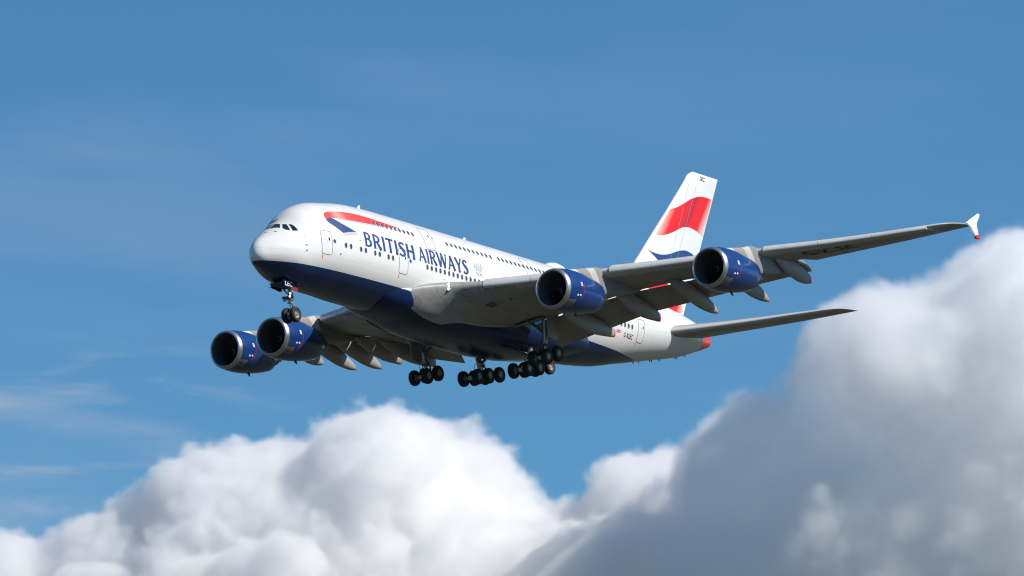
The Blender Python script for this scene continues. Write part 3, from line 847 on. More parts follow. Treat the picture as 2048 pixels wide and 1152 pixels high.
# flap track fairings: half span, nose, tail tip, blunt or pointed
CANOE = [(9.6, (31.6, -2.9), (39.95, -3.85), True), (13.87, (33.6, -1.62), (40.75, -2.95), True), (18.06, (35.6, -.62), (43.64, -2.36), False), (22.2, (37.6, .12), (45.46, -1.6), False), (26.3, (39.9, .78), (46.05, -.40), False)]
CZ = [(0, .04, .04), (.06, .25, .2), (.16, .5, .32), (.3, .72, .42), (.45, .82, .5), (.6, .82, .52), (.74, .7, .5), (.86, .5, .42), (.94, .28, .28), (1, .05, .05)]
CZB = [(0, .04, .04), (.06, .25, .2), (.16, .5, .32), (.3, .72, .42), (.45, .84, .5), (.6, .84, .52), (.74, .74, .5), (.86, .6, .40), (.95, .48, .30), (.985, .43, .22), (1, .36, .12)]
def canoe(s, y, A_, B_, blunt):
    tab = CZB if blunt else CZ
    ts = np.linspace(0, 1, 34); prof = [pchip([c[0] for c in tab], [c[i] for c in tab], ts) for i in (1, 2)]
    rings, uv = [], []
    for t, hz, hw in zip(ts, *prof):
        x = A_[0] + (B_[0] - A_[0]) * t
        zlin = A_[1] + (B_[1] + (0.36 if blunt else 0.05) - A_[1]) * (0.35 * t + 0.65 * t * t)
        rings.append(super_ring(x, s * y, zlin - 0.10 * math.sin(math.pi * t), hw * .85, hz * .8, hz, 2.3, 20)); uv += [(t, 0)] * 20
    V, F = loft(rings)
    return V, F, uv

def lower_skin(y, frac):
    S_ = wing_sec(y, y > 27.3); n = len(CH); lo = S_[n:][::-1]; 
    return np.interp(frac, CH[1:], lo[:, 0] if len(lo) == n - 1 else lo[1:, 0]), np.interp(frac, CH[1:], lo[:, 2] if len(lo) == n - 1 else lo[1:, 2])
def make_wing(s):
    V, F = loft([wing_sec(y, False).tolist() for y in WY]); V2, F2 = loft([wing_sec(y, True).tolist() for y in WYO])
    mb = MB(); mb.add(flip(V, s), F); mb.add(flip(V2, s), F2)
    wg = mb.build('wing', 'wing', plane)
    for a, b in SLATS:
        ys = np.linspace(a, b, 7)
        rg = [slat_ring(y) for y in ys]
        # rounded ends
        rg = [[(x + .10, a, z - .04) for x, _, z in slat_ring(a)]] + rg[0:] if False else rg
        V, F = loft(rg)
        build('slat', flip(V, s), F, 'lightgrey', wg)
    S_ = slat_ring(6.93); V = [(x + .02, 6.90, z) for x, _, z in S_]
    build('slat_end_shade', flip(V, s), [list(range(len(V)))], 'darkgrey', wg, smooth=False)  # dark sheet painted as the shaded recess at the inboard slat end
    for yy, f0, f1, w_ in ((5.9, .20, .27, .75), (7.6, .205, .225, .35)):
        q = []
        for y, f in ((yy, f0), (yy + w_, f0 - .03), (yy + w_, f1 - .03), (yy, f1)):
            x, z = lower_skin(y, f); q.append((x, y, z - .015))
        build('vent', flip(q, s), [[0, 1, 2, 3]], 'darkgrey', wg, smooth=False)
    # black sheet painting the shade inside the wing gear bay, and the gaps between the ailerons
    q = []
    for y, x in ((4.35, 31.9), (6.9, 32.3), (7.0, 34.6), (5.6, 35.3), (4.3, 35.2)):
        xl, xt = wing_sec(y, False)[0][0], np.interp(y, TE[:, 0], TE[:, 1])
        q.append((x, y, lower_skin(y, (x - xl) / (xt - xl))[1] - .13))
    build('gear_bay_shade', flip(q, s), [list(range(5))], 'black', wg, smooth=False)
    for y in (30.1, 34.6):
        q = [(*(lambda p: (p[0], y + d))(lower_skin(y + d, f)), lower_skin(y + d, f)[1] - .012) for f, d in ((.74, 0), (.999, 0), (.999, .09), (.74, .09))]
        build('aileron_gap', flip(q, s), [[0, 1, 2, 3]], 'darkgrey', wg, smooth=False)
    for (a, b, al, bl) in ((5.1, 13.38, 4.7, 13.38), (13.5, 20.15, 13.5, 20.15), (20.25, 26.7, 20.25, 26.7)):
        ys = np.linspace(a, b, 12); yl = np.linspace(al, bl, 12)
        V, F = loft([flap_ring(p, q) for p, q in zip(ys, yl)])
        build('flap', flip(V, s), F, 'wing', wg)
    for y, A_, B_, bl in CANOE:
        V, F, uv = canoe(s, y, A_, B_, bl)
        o = build('flap_track_fairing', V, F, 'canoe', wg, uv=uv)
    # wingtip fence
    P = [(49.75, 3.57), (50.6, 4.05), (51.88, 4.75), (52.05, 4.80), (52.28, 4.75), (51.72, 3.95), (51.66, 3.6), (52.02, 2.57), (51.9, 2.5), (51.48, 2.52), (51.0, 2.85), (50.44, 3.27)]
    c = np.array([51.2, 3.6]); n = len(P)
    q = [tuple(c + (np.array(p) - c) * .86) for p in P]
    V = [(x, s * 39.78, z) for x, z in q] + [(x, s * 39.70, z) for x, z in P] + [(x, s * 39.62, z) for x, z in q]
    F = [list(range(n)), list(range(2 * n, 3 * n))[::-1]]
    for k in range(2):
        F += [[k * n + i, k * n + (i + 1) % n, (k + 1) * n + (i + 1) % n, (k + 1) * n + i] for i in range(n)]
    fo = build('wingtip_fence', V, F, 'white', wg, smooth=False)
    V, F = slab([(51.95, 2.86), (52.06, 2.53), (51.92, 2.47), (51.46, 2.49), (51.30, 2.60), (51.42, 2.78)], s * 39.60, s * 39.80)
    build('red_tip', V, F, 'red', fo, smooth=False)
    # landing lamps in the root leading edge
    lm = MB()
    for dz in (-.45, -.68, -.91):
        x, z = leat(4.75); lm.add(*tube((x + .1, s * 4.75, z + dz + .12), (x - .07 + 0.06 * (dz + .45), s * 4.77, z + dz + .12), .14, .14, 14), 0)
        lm.add(*tube((x - .065 + 0.06 * (dz + .45), s * 4.77, z + dz + .12), (x - .085 + 0.06 * (dz + .45), s * 4.77, z + dz + .12), .11, .10, 14), 1)
    lm.build('landing_lamp', ['hub', 'lamp'], wg)
    return wg
wings = {s: make_wing(s) for s in (-1, 1)}
def under(V, off):
    X = []
    for u, v in V:
        y = 28.35 + u * 3.75; xl, _ = lower_skin(y, 0.0 + 1e-6); 
        fr = 0.46 - v * 0.29; x, z = lower_skin(y, fr)
        X.append((x, -y, z - 0.012))
    return np.array(X)
V, F = text_polys('G-XLEC', 0.03); V[:, 0] /= V[:, 0].max()
build('lettering', under(V, 0), F, 'black', wings[-1], smooth=False)

# ------------------------------------------------------------------ engines
def lathe(prof, seg=64):
    """profile (s, r) about the engine axis -> rings"""
    return [[(s_, r * math.cos(2 * math.pi * k / seg), r * math.sin(2 * math.pi * k / seg)) for k in range(seg)] for s_, r in prof]
DROOP = R(2.3)
def make_engine(x0, y0, z0):
    def T(V):
        V = np.array(V, float).reshape(-1, 3)
        c, s_ = math.cos(DROOP), math.sin(DROOP)
        return np.stack([x0 + V[:, 0] * c - V[:, 2] * s_, y0 + V[:, 1], z0 + V[:, 0] * s_ + V[:, 2] * c], 1)
    outer = [(.42, 1.755), (.7, 1.80), (1.2, 1.855), (1.9, 1.885), (2.7, 1.87), (3.6, 1.80), (4.5, 1.68), (5.4, 1.53), (6.2, 1.37), (6.23, 1.33), (6.1, 1.31), (5.2, 1.42), (4.2, 1.5)]
    V, F = loft(lathe(outer), caps=False)
    eng = build('engine', T(V), F, 'engblue', plane)
    lipp = [(.42, 1.756), (.28, 1.735), (.14, 1.69), (.05, 1.635), (.01, 1.58), (0, 1.545), (.02, 1.51), (.09, 1.47), (.2, 1.44), (.36, 1.425)]
    V, F = loft(lathe(lipp), caps=False); build('inlet_lip', T(V), F, 'lip', eng)
    V, F = loft(lathe([(.36, 1.425), (.8, 1.43), (1.4, 1.46), (2.05, 1.475), (2.3, 1.475)]), caps=False); build('inlet_duct', T(V), F, 'duct', eng)
    mb = MB()
    for k in range(24):
        a = 2 * math.pi * k / 24
        V = []
        for r, tw, ch in ((.42, 20, .30), (.8, 38, .40), (1.15, 52, .46), (1.46, 62, .44)):
            for sg in (-1, 1):
                ds = sg * ch / 2 * math.cos(R(tw)); da = sg * ch / 2 * math.sin(R(tw)) / r
                V.append((1.75 + ds, r * math.cos(a + da + .15 * r), r * math.sin(a + da + .15 * r)))
        mb.add(T(V), [[0, 1, 3, 2], [2, 3, 5, 4], [4, 5, 7, 6]])
    mb.add(T([(2.2, 1.47 * math.cos(a), 1.47 * math.sin(a)) for a in np.linspace(0, 2 * math.pi, 33)[:-1]]), [list(range(32))])
    mb.build('fan', 'fan', eng)
    V, F = loft(lathe([(.95, .015), (1.05, .12), (1.25, .26), (1.5, .38), (1.75, .45)], 32)); mb = MB(); mb.add(T(V), F, 0)
    sp = []
    for t in np.linspace(0, 1, 40):
        a = 1.2 + t * 5.2; s_ = 1.04 + .42 * t; r = np.interp(s_, [.95, 1.05, 1.25, 1.5, 1.75], [.015, .12, .26, .38, .45]) + .012
        wd = .035 + .05 * math.sin(math.pi * t)
        for d in (-1, 1):
            sq = s_ + d * wd; rq = np.interp(sq, [.95, 1.05, 1.25, 1.5, 1.75], [.015, .12, .26, .38, .45]) + .012
            sp.append((sq - .01, rq * math.cos(a), rq * math.sin(a)))
    mb.add(T(sp), [[2 * i, 2 * i + 1, 2 * i + 3, 2 * i + 2] for i in range(39)], 1)
    mb.build('spinner', ['black', 'panel'], eng)
    V, F = loft(lathe([(4.4, 1.05), (5.6, 1.02), (6.4, .90), (7.4, .66), (7.6, .60), (7.55, .55)], 40)); mb = MB(); mb.add(T(V), F)
    V, F = loft(lathe([(7.0, .42), (7.8, .34), (8.5, .16), (8.7, .03)], 32)); mb.add(T(V), F)
    mb.build('exhaust_cone', 'exhaust', eng)
    # skin-mounted marks, laid on the cowl by station and angle (0 = outboard port side, negative = below)
    op = np.array(outer[:9])
    lp = np.array(lipp[::1])
    def cowl(P, off):
        P = np.asarray(P, float); r = pchip(op[:, 0], op[:, 1], P[:, 0]) + off
        return T(np.stack([P[:, 0], -r * np.cos(P[:, 1]), r * np.sin(P[:, 1])], 1))
    V, F = flat_mesh([[(.43, R(-36)), (1.42, R(-33)), (1.38, R(-58)), (.43, R(-60))]], (.2, R(4)))
    build('cowl_panel', cowl(V, .008), F, 'panel', eng)
    for s_, a in ((1.42, -20), (1.78, -19)):
        V, F = flat_mesh([dot(0, 0, .085)], (.1, .1)); V = V * np.array([1.5, 1 / 1.85]) + np.array([s_, R(a)])
        build('cowl_latch', cowl(V, .010), F, 'white', eng)
    mb = MB()
    for i, (V, F) in enumerate(strokes_mesh([[(2.25, R(9), .035), (2.28, R(-5), .035), (2.12, R(-22), .035), (1.85, R(-32), .03)]], .05)): mb.add(cowl(V, .010), F)
    mb.build('red_line', 'red', eng)
    # maker's badge: two white letters on a pale plate
    V, F = flat_mesh([[(1.78, R(3)), (2.12, R(4)), (2.12, R(16)), (1.78, R(15))]], (.2, R(4)))
    bd = build('maker_badge', cowl(V, .008), F, 'navytext', eng)
    st = []
    for k in range(2):
        x_ = 1.83 + k * .05; zz = R(10.2 - 5.6 * k); c = 1 / 1.85
        def q(a, b, w_): return (1.82 + a * .24, zz + b * .16 * c * 1.0, w_)
        st += [[q(0, 0, .035), q(0, 1, .035)], [q(0, 1, .035), q(.8, .9, .035), q(.9, .65, .035), q(0, .5, .035)], [q(.4, .5, .035), q(1, 0, .035)]]
    mb = MB()
    for i, (V, F) in enumerate(strokes_mesh(st, .05)): mb.add(cowl(V, .011 + .002 * i), F)
    mb.build('badge_lettering', 'white', bd)
    # strake and drain mast
    V, F = slab([(3.3, -1.80), (3.65, -1.78), (3.75, -2.06), (3.6, -2.06)], -.03, .03); build('drain_mast', T(V), F, 'black', eng, smooth=False)
    # pylon
    ps = [(1.9, 1.55, 1.86, .05), (2.5, 1.5, 2.03, .20), (3.4, 1.4, 2.22, .27), (4.6, 1.25, 2.45, .31), (5.6, 1.1, 2.66, .33), (6.3, .95, 2.88, .34), (7.0, .8, 3.0, .35), (8.2, .7, 2.95, .36), (9.6, .85, 2.75, .36), (11, 1.15, 2.6, .33), (12.4, 1.55, 2.5, .27), (13.6, 2.0, 2.4, .12), (14.2, 2.25, 2.35, .03)]
    xs = np.linspace(1.9, 14.2, 42); cc = [pchip([p[0] for p in ps], [p[i] for p in ps], xs) for i in (1, 2, 3)]
    rings, uv = [], []
    for x, lo, hi, hw in zip(xs, *cc):
        r = super_ring(x0 + x, y0, z0 + (lo + hi) / 2, hw, (hi - lo) / 2, (hi - lo) / 2, 3.2, 28); rings.append(r)
        uv += [((x - 1.9) / 12.3, (p[2] - z0 - lo) / max(hi - lo, .01)) for p in r]
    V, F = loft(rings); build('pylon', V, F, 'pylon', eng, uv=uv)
    return eng
for y in (14.8, 25.7):
    x0, z0 = (22.35, -3.17) if y < 20 else (30.09, -1.59)
    for s in (-1, 1): make_engine(x0, s * y, z0)

# ------------------------------------------------------------------ fin
FLEp = np.array([(3.3, 53.4), (4.2, 55.0), (7.63, 58.48), (10.13, 60.89), (12.74, 63.46), (15.45, 66.05), (17.0, 67.5)])
def fin_le(z): return np.interp(z, FLEp[:, 0], FLEp[:, 1]) - (np.maximum(0, 4.9 - z) ** 2) * 0.55
def fin_te(z): return 66.3 + (z - 3.6) * 0.4806
def fin_half(x, z):
    a, b = fin_le(z), fin_te(z); c = np.clip((x - a) / (b - a), 0, 1)
    return naca(c) * np.interp(z, [3, 18], [1.25, .60])
tipz = lambda c: 17.35 + 0.52 * np.clip(c / .28, 0, 1) ** .5 * 1.0
zs = np.concatenate([np.linspace(2.6, 16.9, 40), [17.15, 17.4, 17.6, 17.75, 17.84]])
cst_ = np.concatenate([np.linspace(0, 1, 14)**2 * .3, np.linspace(.35, 1, 14)])
def fin_ring(z):
    a, b = fin_le(z), fin_te(z)
    k = max(0, (z - 16.9) / .94)
    a2 = a + (k ** 2.2) * 1.3
    sq = math.sqrt(max(0.02, 1 - k ** 4))
    X = a2 + (b - a2) * cst_
    h = naca(cst_) * np.interp(z, [3, 18], [1.25, .60]) * sq
    return [(x, -q, z) for x, q in zip(X, h)] + [(x, q, z) for x, q in list(zip(X, h))[::-1][:-1]]
V, F = loft([fin_ring(z) for z in zs])
fin = build('tail_fin', V, F, 'white', plane)
def fin_map(s):
    def fn(P, off):
        P = np.asarray(P, float); return np.stack([P[:, 0], s * (fin_half(P[:, 0], P[:, 1]) + off), P[:, 1]], 1)
    return fn
top = smooth_path([(64.35,13.42),(65.41,13.80),(66.67,14.42),(67.94,15.05),(69.19,15.46),(70.44,15.66),(71.9,15.70)], 4)
bot = smooth_path([(70.25,11.86),(69.9,11.96),(68.75,12.14),(67.52,12.22),(66.66,12.12),(65.79,11.86),(64.54,11.30),(63.29,10.83),(62.31,10.58),(61.55,10.52)], 4)
bl = smooth_path([(60.15,8.86),(61.09,8.70),(62.29,8.73),(63.52,9.0),(64.51,9.34),(65.5,9.67),(66.49,9.88),(67.23,9.90),(68.3,9.78)], 4) + [(67.6, 8.0), (66.0, 7.2), (63.5, 7.0)]
lowp = [(59.2, 5.35), (60.3, 4.85), (61.6, 4.35), (63.0, 3.95), (64.5, 3.6), (65.8, 3.35), (66.1, 3.55), (66.3, 4.3), (65.5, 5.0), (64.6, 5.7), (63.0, 6.2), (61.3, 6.1)]
for s in (-1, 1):
    f = fin_map(s)
    decal_poly('flag_emblem', [top + bot], 'flagred', fin, 0.012, (.5, .5), f)
    decal_poly('flag_emblem', [bl], 'navytext', fin, 0.012, (.5, .5), f)
    decal_poly('flag_emblem', [lowp], 'lowred', fin, 0.012, (.5, .5), f)
    decal_strokes('rudder_seam', [[(64.1, 7.0, .022), (68.9, 16.6, .022)], [(63.0, 7.0, .016), (67.6, 16.4, .016)]], 'paleline', fin, 0.016, f, seg=.5)
    V, F = text_polys('LEC')
    V = np.stack([(V[:, 0] if s < 0 else V[:, 0].max() - V[:, 0]) / V[:, 0].max() * .85 + 69.5 + .15 * V[:, 1], V[:, 1] * .44 + 17.12 - .02 * V[:, 0]], 1)
    build('lettering', f(V, .016), F, 'black', fin, smooth=False)
mb = MB(); mb.add(*tube((65.0, 0, 14.2), (64.72, 0, 14.28), .03, .02, 8)); mb.build('tail_probe', 'line', fin)

# ------------------------------------------------------------------ tailplanes
HL = np.array([(1.2, 57.9, 1.12), (2.2, 59.2, 1.28), (3.5, 60.35, 1.42), (8.5, 64.6, 2.1), (12.5, 67.95, 2.75), (13.6, 69.0, 2.92), (14.3, 69.85, 3.0), (14.8, 70.8, 3.03), (15.18, 72.3, 3.02)])
HT = np.array([(1.2, 67.5, 1.68), (9.6, 70.95, 2.55), (15.18, 72.42, 3.03)])
def htp_ring(y):
    xl, zl = pchip(HL[:, 0], HL[:, 1], y), pchip(HL[:, 0], HL[:, 2], y); xt, zt = np.interp(y, HT[:, 0], HT[:, 1]), np.interp(y, HT[:, 0], HT[:, 2])
    t = np.interp(y, [1.2, 4, 13, 15.18], [1.2, .98, .42, .03])
    c = CH; h = naca(c) * t; X = xl + (xt - xl) * c; mid = zl + (zt - zl) * c - t * .40 * (1 - c) ** 3 - t * .05
    return [(x, y, m + q * .9) for x, m, q in zip(X, mid, h)] + [(x, y, m - q * 1.1) for x, m, q in list(zip(X, mid, h))[::-1][:-1]]
V, F = loft([htp_ring(y) for y in (1.2, 1.7, 2.2, 2.8, 3.5, 5, 6.5, 8.5, 10, 11.5, 12.5, 13.1, 13.4, 13.7, 14, 14.2, 14.4, 14.6, 14.8, 14.95, 15.08, 15.18)])
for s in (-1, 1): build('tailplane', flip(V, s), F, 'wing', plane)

# ------------------------------------------------------------------ landing gear
def wheel_mesh(rt, wd):
    """tyre and hub turned about the y axis"""
    hw = wd / 2
    prof = [(.0, hw * .62, 1), (.10, hw * .62, 1), (.12, hw * .40, 1), (.20, hw * .36, 1), (.25, hw * .44, 1), (.285, hw * .74, 1), (.315, hw * .78, 1), (.335, hw * .66, 0), (.345, hw * .80, 0), (rt * .70, hw * .98, 0), (rt * .82, hw * .97, 0), (rt * .93, hw * .80, 0), (rt * .985, hw * .5, 0), (rt, hw * .36, 0), (rt - .015, hw * .33, 0), (rt, hw * .30, 0), (rt, hw * .10, 0), (rt - .015, hw * .07, 0), (rt, hw * .04, 0)]
    full = prof + [(r, -y, m) for r, y, m in prof[::-1]]
    n = 36; V = [(r * math.cos(2*math.pi*k/n), y, r * math.sin(2*math.pi*k/n)) for r, y, m in full for k in range(n)]
    F, M = [], []
    for i in range(len(full) - 1):
        for k in range(n):
            F.append([i*n+k, i*n+(k+1) % n, (i+1)*n+(k+1) % n, (i+1)*n+k]); M.append(min(full[i][2], full[i+1][2]))
    me_ = MB(); me_.V, me_.F, me_.M = V, F, M
    for k in range(9):
        a = 2 * math.pi * k / 9
        for sg in (-1, 1):
            me_.add([(.17*math.cos(a)+.03*math.cos(b), sg*hw*.42, .17*math.sin(a)+.03*math.sin(b)) for b in np.linspace(0, 6.283, 7)[:-1]], [list(range(6))], 2)
    return me_
WM = {}
def wheel(parent, p, rt, wd):
    key = (rt, wd)
    if key not in WM:
        o = wheel_mesh(rt, wd).build('wheel', ['rubber', 'hub', 'darkgrey'], parent, local=True); WM[key] = o
    else:
        o = WM[key].copy(); COL.objects.link(o); o.parent = parent
    o.location = Vector(p) - BASE
    o.rotation_euler = (0, random.uniform(0, 6), 0)
    return o

# nose gear
ng = MB()
ax = Vector((5.23, 0, -6.185)); topn = Vector((5.0, 0, -3.6))
def lerp(a, b, t): return tuple(a[i] + (b[i] - a[i]) * t for i in range(3))
ng.add(*tube(lerp(ax, topn, .02), lerp(ax, topn, .48), .095, .095, 14), 0); ng.add(*tube(lerp(ax, topn, .44), lerp(ax, topn, 1.0), .15, .16, 14), 0)
ng.add(*tube((5.23, -.62, -6.185), (5.23, .62, -6.185), .075, .075, 12), 0)
ng.add(*tube(lerp(ax, topn, .62), (3.3, 0, -3.7), .07, .08, 10), 1)                   # drag stay
ng.add(*tube((5.5, 0, -5.45), (5.62, 0, -5.75), .06, .05, 8), 1); ng.add(*tube((5.2, 0, -6.0), (5.62, 0, -5.75), .05, .05, 8), 1); ng.add(*tube((5.15, 0, -5.1), (5.5, 0, -5.45), .05, .06, 8), 1)
for s in (-1, 1):
    ng.add(*tube((5.2, s * .16, -5.05), (5.2, s * .2, -4.3), .05, .05, 8), 1)
    ng.add(*tube((5.05, s * .1, -4.72), (4.75, s * .62, -4.72), .075, .06, 10), 1)
    ng.add(*box((4.86, s * .42, -4.72), (.22, .2, .24)), 1)
    ng.add(*tube((5.4, s * .15, -6.1), (5.45, s * .17, -5.2), .03, .03, 8), 0)
ng.add(*box((5.1, 0, -4.75), (.42, .5, .34)), 1); ng.add(*box((5.15, 0, -5.15), (.4, .36, .14)), 0)
gear_n = ng.build('nose_gear', ['steel', 'darkgrey'], plane)
for s in (-1, 1): wheel(gear_n, (5.23, s * .42, -6.185), .655, .46)
for y, z in ((-.30, -4.42), (-.26, -4.66), (.36, -4.95), (-.34, -4.95)):
    m_ = MB(); m_.add(*tube((4.95, y, z), (4.72, y, z - .02), .07, .115, 14), 0); m_.add(*tube((4.722, y, z - .02), (4.70, y, z - .02), .10, .09, 14), 1)
    m_.build('taxi_lamp', ['steel', 'lamp' if y == -.30 or y == -.26 else 'hub'], gear_n)
for s in (-1, 1):
    P = [(3.05, -3.55), (5.0, -3.7), (5.05, -4.22), (4.7, -4.30), (3.15, -4.10)] if s < 0 else [(3.5, -3.6), (5.0, -3.7), (5.05, -4.1), (4.7, -4.16), (3.6, -4.0)]
    V, F = slab(P, s * .78, s * .84); dn = build('gear_door', V, F, 'navydoor', gear_n, smooth=False)
    V, F = slab([(4.15, -4.04), (5.06, -4.02), (5.07, -4.26), (4.72, -4.34), (4.2, -4.26)], s * .775, s * .848)
    if s < 0: build('door_red_edge', V, F, 'shadedred', dn, smooth=False)
    V, F = text_polys('LEC'); V[:, 0] /= V[:, 0].max()
    sx = V[:, 0] if s < 0 else 1 - V[:, 0]
    build('lettering', np.stack([3.28 + sx * .98 + V[:, 1] * .05, np.full(len(V), s * .852), -4.06 + V[:, 1] * .42], 1), F, 'white', dn, smooth=False)
# black block painting the dark inside of the bay above the nose leg
V, F = loft([super_ring(x, 0, -3.82, .72, .12, .12, 6, 16) for x in (3.3, 3.4, 5.0, 5.1)]); build('gear_bay_shade', V, F, 'black', gear_n, smooth=False)

def bogie(parent, cx, cy, cz, naxle, pitch_, track, tilt, rt, wd):
    a = R(tilt)
    for k in range(naxle):
        d = (k - (naxle - 1) / 2) * pitch_
        x, z = cx + d * math.cos(a), cz + d * math.sin(a)
        for s in (-1, 1): wheel(parent, (x, cy + s * track / 2, z), rt, wd)
def main_gear(name, s, cx, cy, cz, naxle, top, tilt, track, door_poly, door_y):
    a = R(tilt); mb = MB(); cy_ = s * cy; half = (naxle - 1) / 2 * 1.7
    A_ = Vector((cx - (half + .15) * math.cos(a), cy_, cz - (half + .15) * math.sin(a))); B_ = Vector((cx + (half + .15) * math.cos(a), cy_, cz + (half + .15) * math.sin(a)))
    mb.add(*tube(A_, B_, .19, .19, 12), 0)
    for k in range(naxle):
        d = (k - (naxle - 1) / 2) * 1.7
        x, z = cx + d * math.cos(a), cz + d * math.sin(a)
        mb.add(*tube((x, cy_ - track / 2, z), (x, cy_ + track / 2, z), .11, .11, 10), 0)
    t = Vector((top[0], s * top[1], top[2])); c = Vector((cx, cy_, cz))
    mb.add(*tube(c, lerp(c, t, .45), .14, .14, 14), 0); mb.add(*tube(lerp(c, t, .35), t, .23, .27, 14), 0)
    mb.add(*tube(lerp(c, t, .62), (top[0] - 1.9, s * (top[1] - .9), top[2]), .10, .10, 10), 1)     # side stay
    mb.add(*tube(lerp(c, t, .60), (top[0] + .4, s * (top[1] - 1.7), top[2] + .1), .11, .11, 10), 1)
    mb.add(*tube((cx + .35, cy_, cz + .2), (cx + .75, cy_, cz + .75), .07, .06, 8), 1); mb.add(*tube((cx + .75, cy_, cz + .75), (cx + .2, cy_, cz + 1.35), .06, .07, 8), 1)
    mb.add(*tube((cx - .3, cy_ + .12, cz + .15), (cx - .25, cy_ + .22, cz + 1.5), .035, .035, 8), 1); mb.add(*tube((cx + .3, cy_ - .16, cz + .1), (cx + .25, cy_ - .24, cz + 1.5), .03, .03, 8), 1)
    mb.add(*box((cx - .05, cy_, cz + .95), (.55, .5, .18)), 1)
    # hoses
    for sg in (-1, 1):
        pts = smooth_path([(cx - .25, cy_ + sg * .2, cz + 1.35), (cx - .45, cy_ + sg * .42, cz + 1.0), (cx - .35, cy_ + sg * .4, cz + .6), (cx - .2, cy_ + sg * .25, cz + .3)], 4)
        for p, q in zip(pts[:-1], pts[1:]): mb.add(*tube(p, q, .025, .025, 6), 1)
    g = mb.build(name, ['steel', 'darkgrey'], plane)
    bogie(g, cx, cy_, cz, naxle, 1.7, track, tilt, .70, .52)
    if door_poly:
        V, F = slab(door_poly, s * door_y, s * (door_y + .07)); build('gear_door', V, F, 'grey', g, smooth=False)
    return g
for s in (-1, 1):
    main_gear('wing_gear', s, 33.85, 6.35, -6.08, 2, (33.6, 6.5, -2.9), 17, 1.38, [(32.7, -2.5), (34.6, -2.4), (34.75, -4.2), (34.2, -4.75), (33.0, -4.6)], 7.25)
    main_gear('body_gear', s, 37.08, 2.67, -6.19, 3, (36.7, 2.75, -4.3), 11.5, 1.55, None, 0)
    # open wheel wells in the belly
    V, F = slab([(35.0, -4.9), (39.6, -4.55), (39.6, -4.75), (35.0, -5.17)], s * 1.6, s * 3.0)

# ------------------------------------------------------------------ ground far below
def ground_mat():
    m, t, p = newmat('grass_fields')
    tc = N(t, 'ShaderNodeTexCoord')
    n1 = noise(t, tc.outputs['Object'], 0.004, 8, 0.6); n2 = noise(t, tc.outputs['Object'], 0.05, 6, 0.6)
    c = mixc(t, ramp(t, n1, [(.4, 0), (.6, 1)]), (0.036, 0.042, 0.02), (0.062, 0.054, 0.036))
    c = mixc(t, math_node(t, 'MULTIPLY', n2, .4), c, (0.04, 0.04, 0.025))
    t.links.new(c, p.inputs['Base Color'])
    p.inputs['Roughness'].default_value = 0.95
    return m
MAT['ground'] = ground_mat()
gm = bpy.data.meshes.new('ground')
G = 40000.0
gm.from_pydata([(-G, -G, 0), (G, -G, 0), (G, G, 0), (-G, G, 0)], [], [[0, 1, 2, 3]])
go = link('ground', gm, 'ground', smooth=False)
go['kind'] = 'structure'
go['label'] = 'flat grass land far below the aircraft'

# ------------------------------------------------------------------ clouds: real volumes about five kilometres away
fw = Vector(cam_o.matrix_world.to_3x3() @ Vector((0, 0, -1))); fw.z = 0; fw.normalize()
rt = Vector((fw.y, -fw.x, 0))
CLOUD_D = 5000.0
CLOUD_M = Matrix(((rt.x, fw.x, 0, CAM_W.x + fw.x * CLOUD_D), (rt.y, fw.y, 0, CAM_W.y + fw.y * CLOUD_D), (0, 0, 1, 0), (0, 0, 0, 1)))

def cloud_mat(name, dens, alb):
    m = bpy.data.materials.new(name); m.use_nodes = True; t = m.node_tree; t.nodes.clear()
    o = N(t, 'ShaderNodeOutputMaterial'); pv = N(t, 'ShaderNodeVolumePrincipled')
    pv.inputs['Color'].default_value = (alb + .002, alb + .001, alb, 1)
    pv.inputs['Anisotropy'].default_value = 0.15
    at = N(t, 'ShaderNodeAttribute'); at.attribute_name = 'density'
    t.links.new(math_node(t, 'MULTIPLY', at.outputs['Fac'], dens), pv.inputs['Density'])
    pv.inputs['Density Attribute'].default_value = ''
    t.links.new(pv.outputs[0], o.inputs['Volume'])
    return m

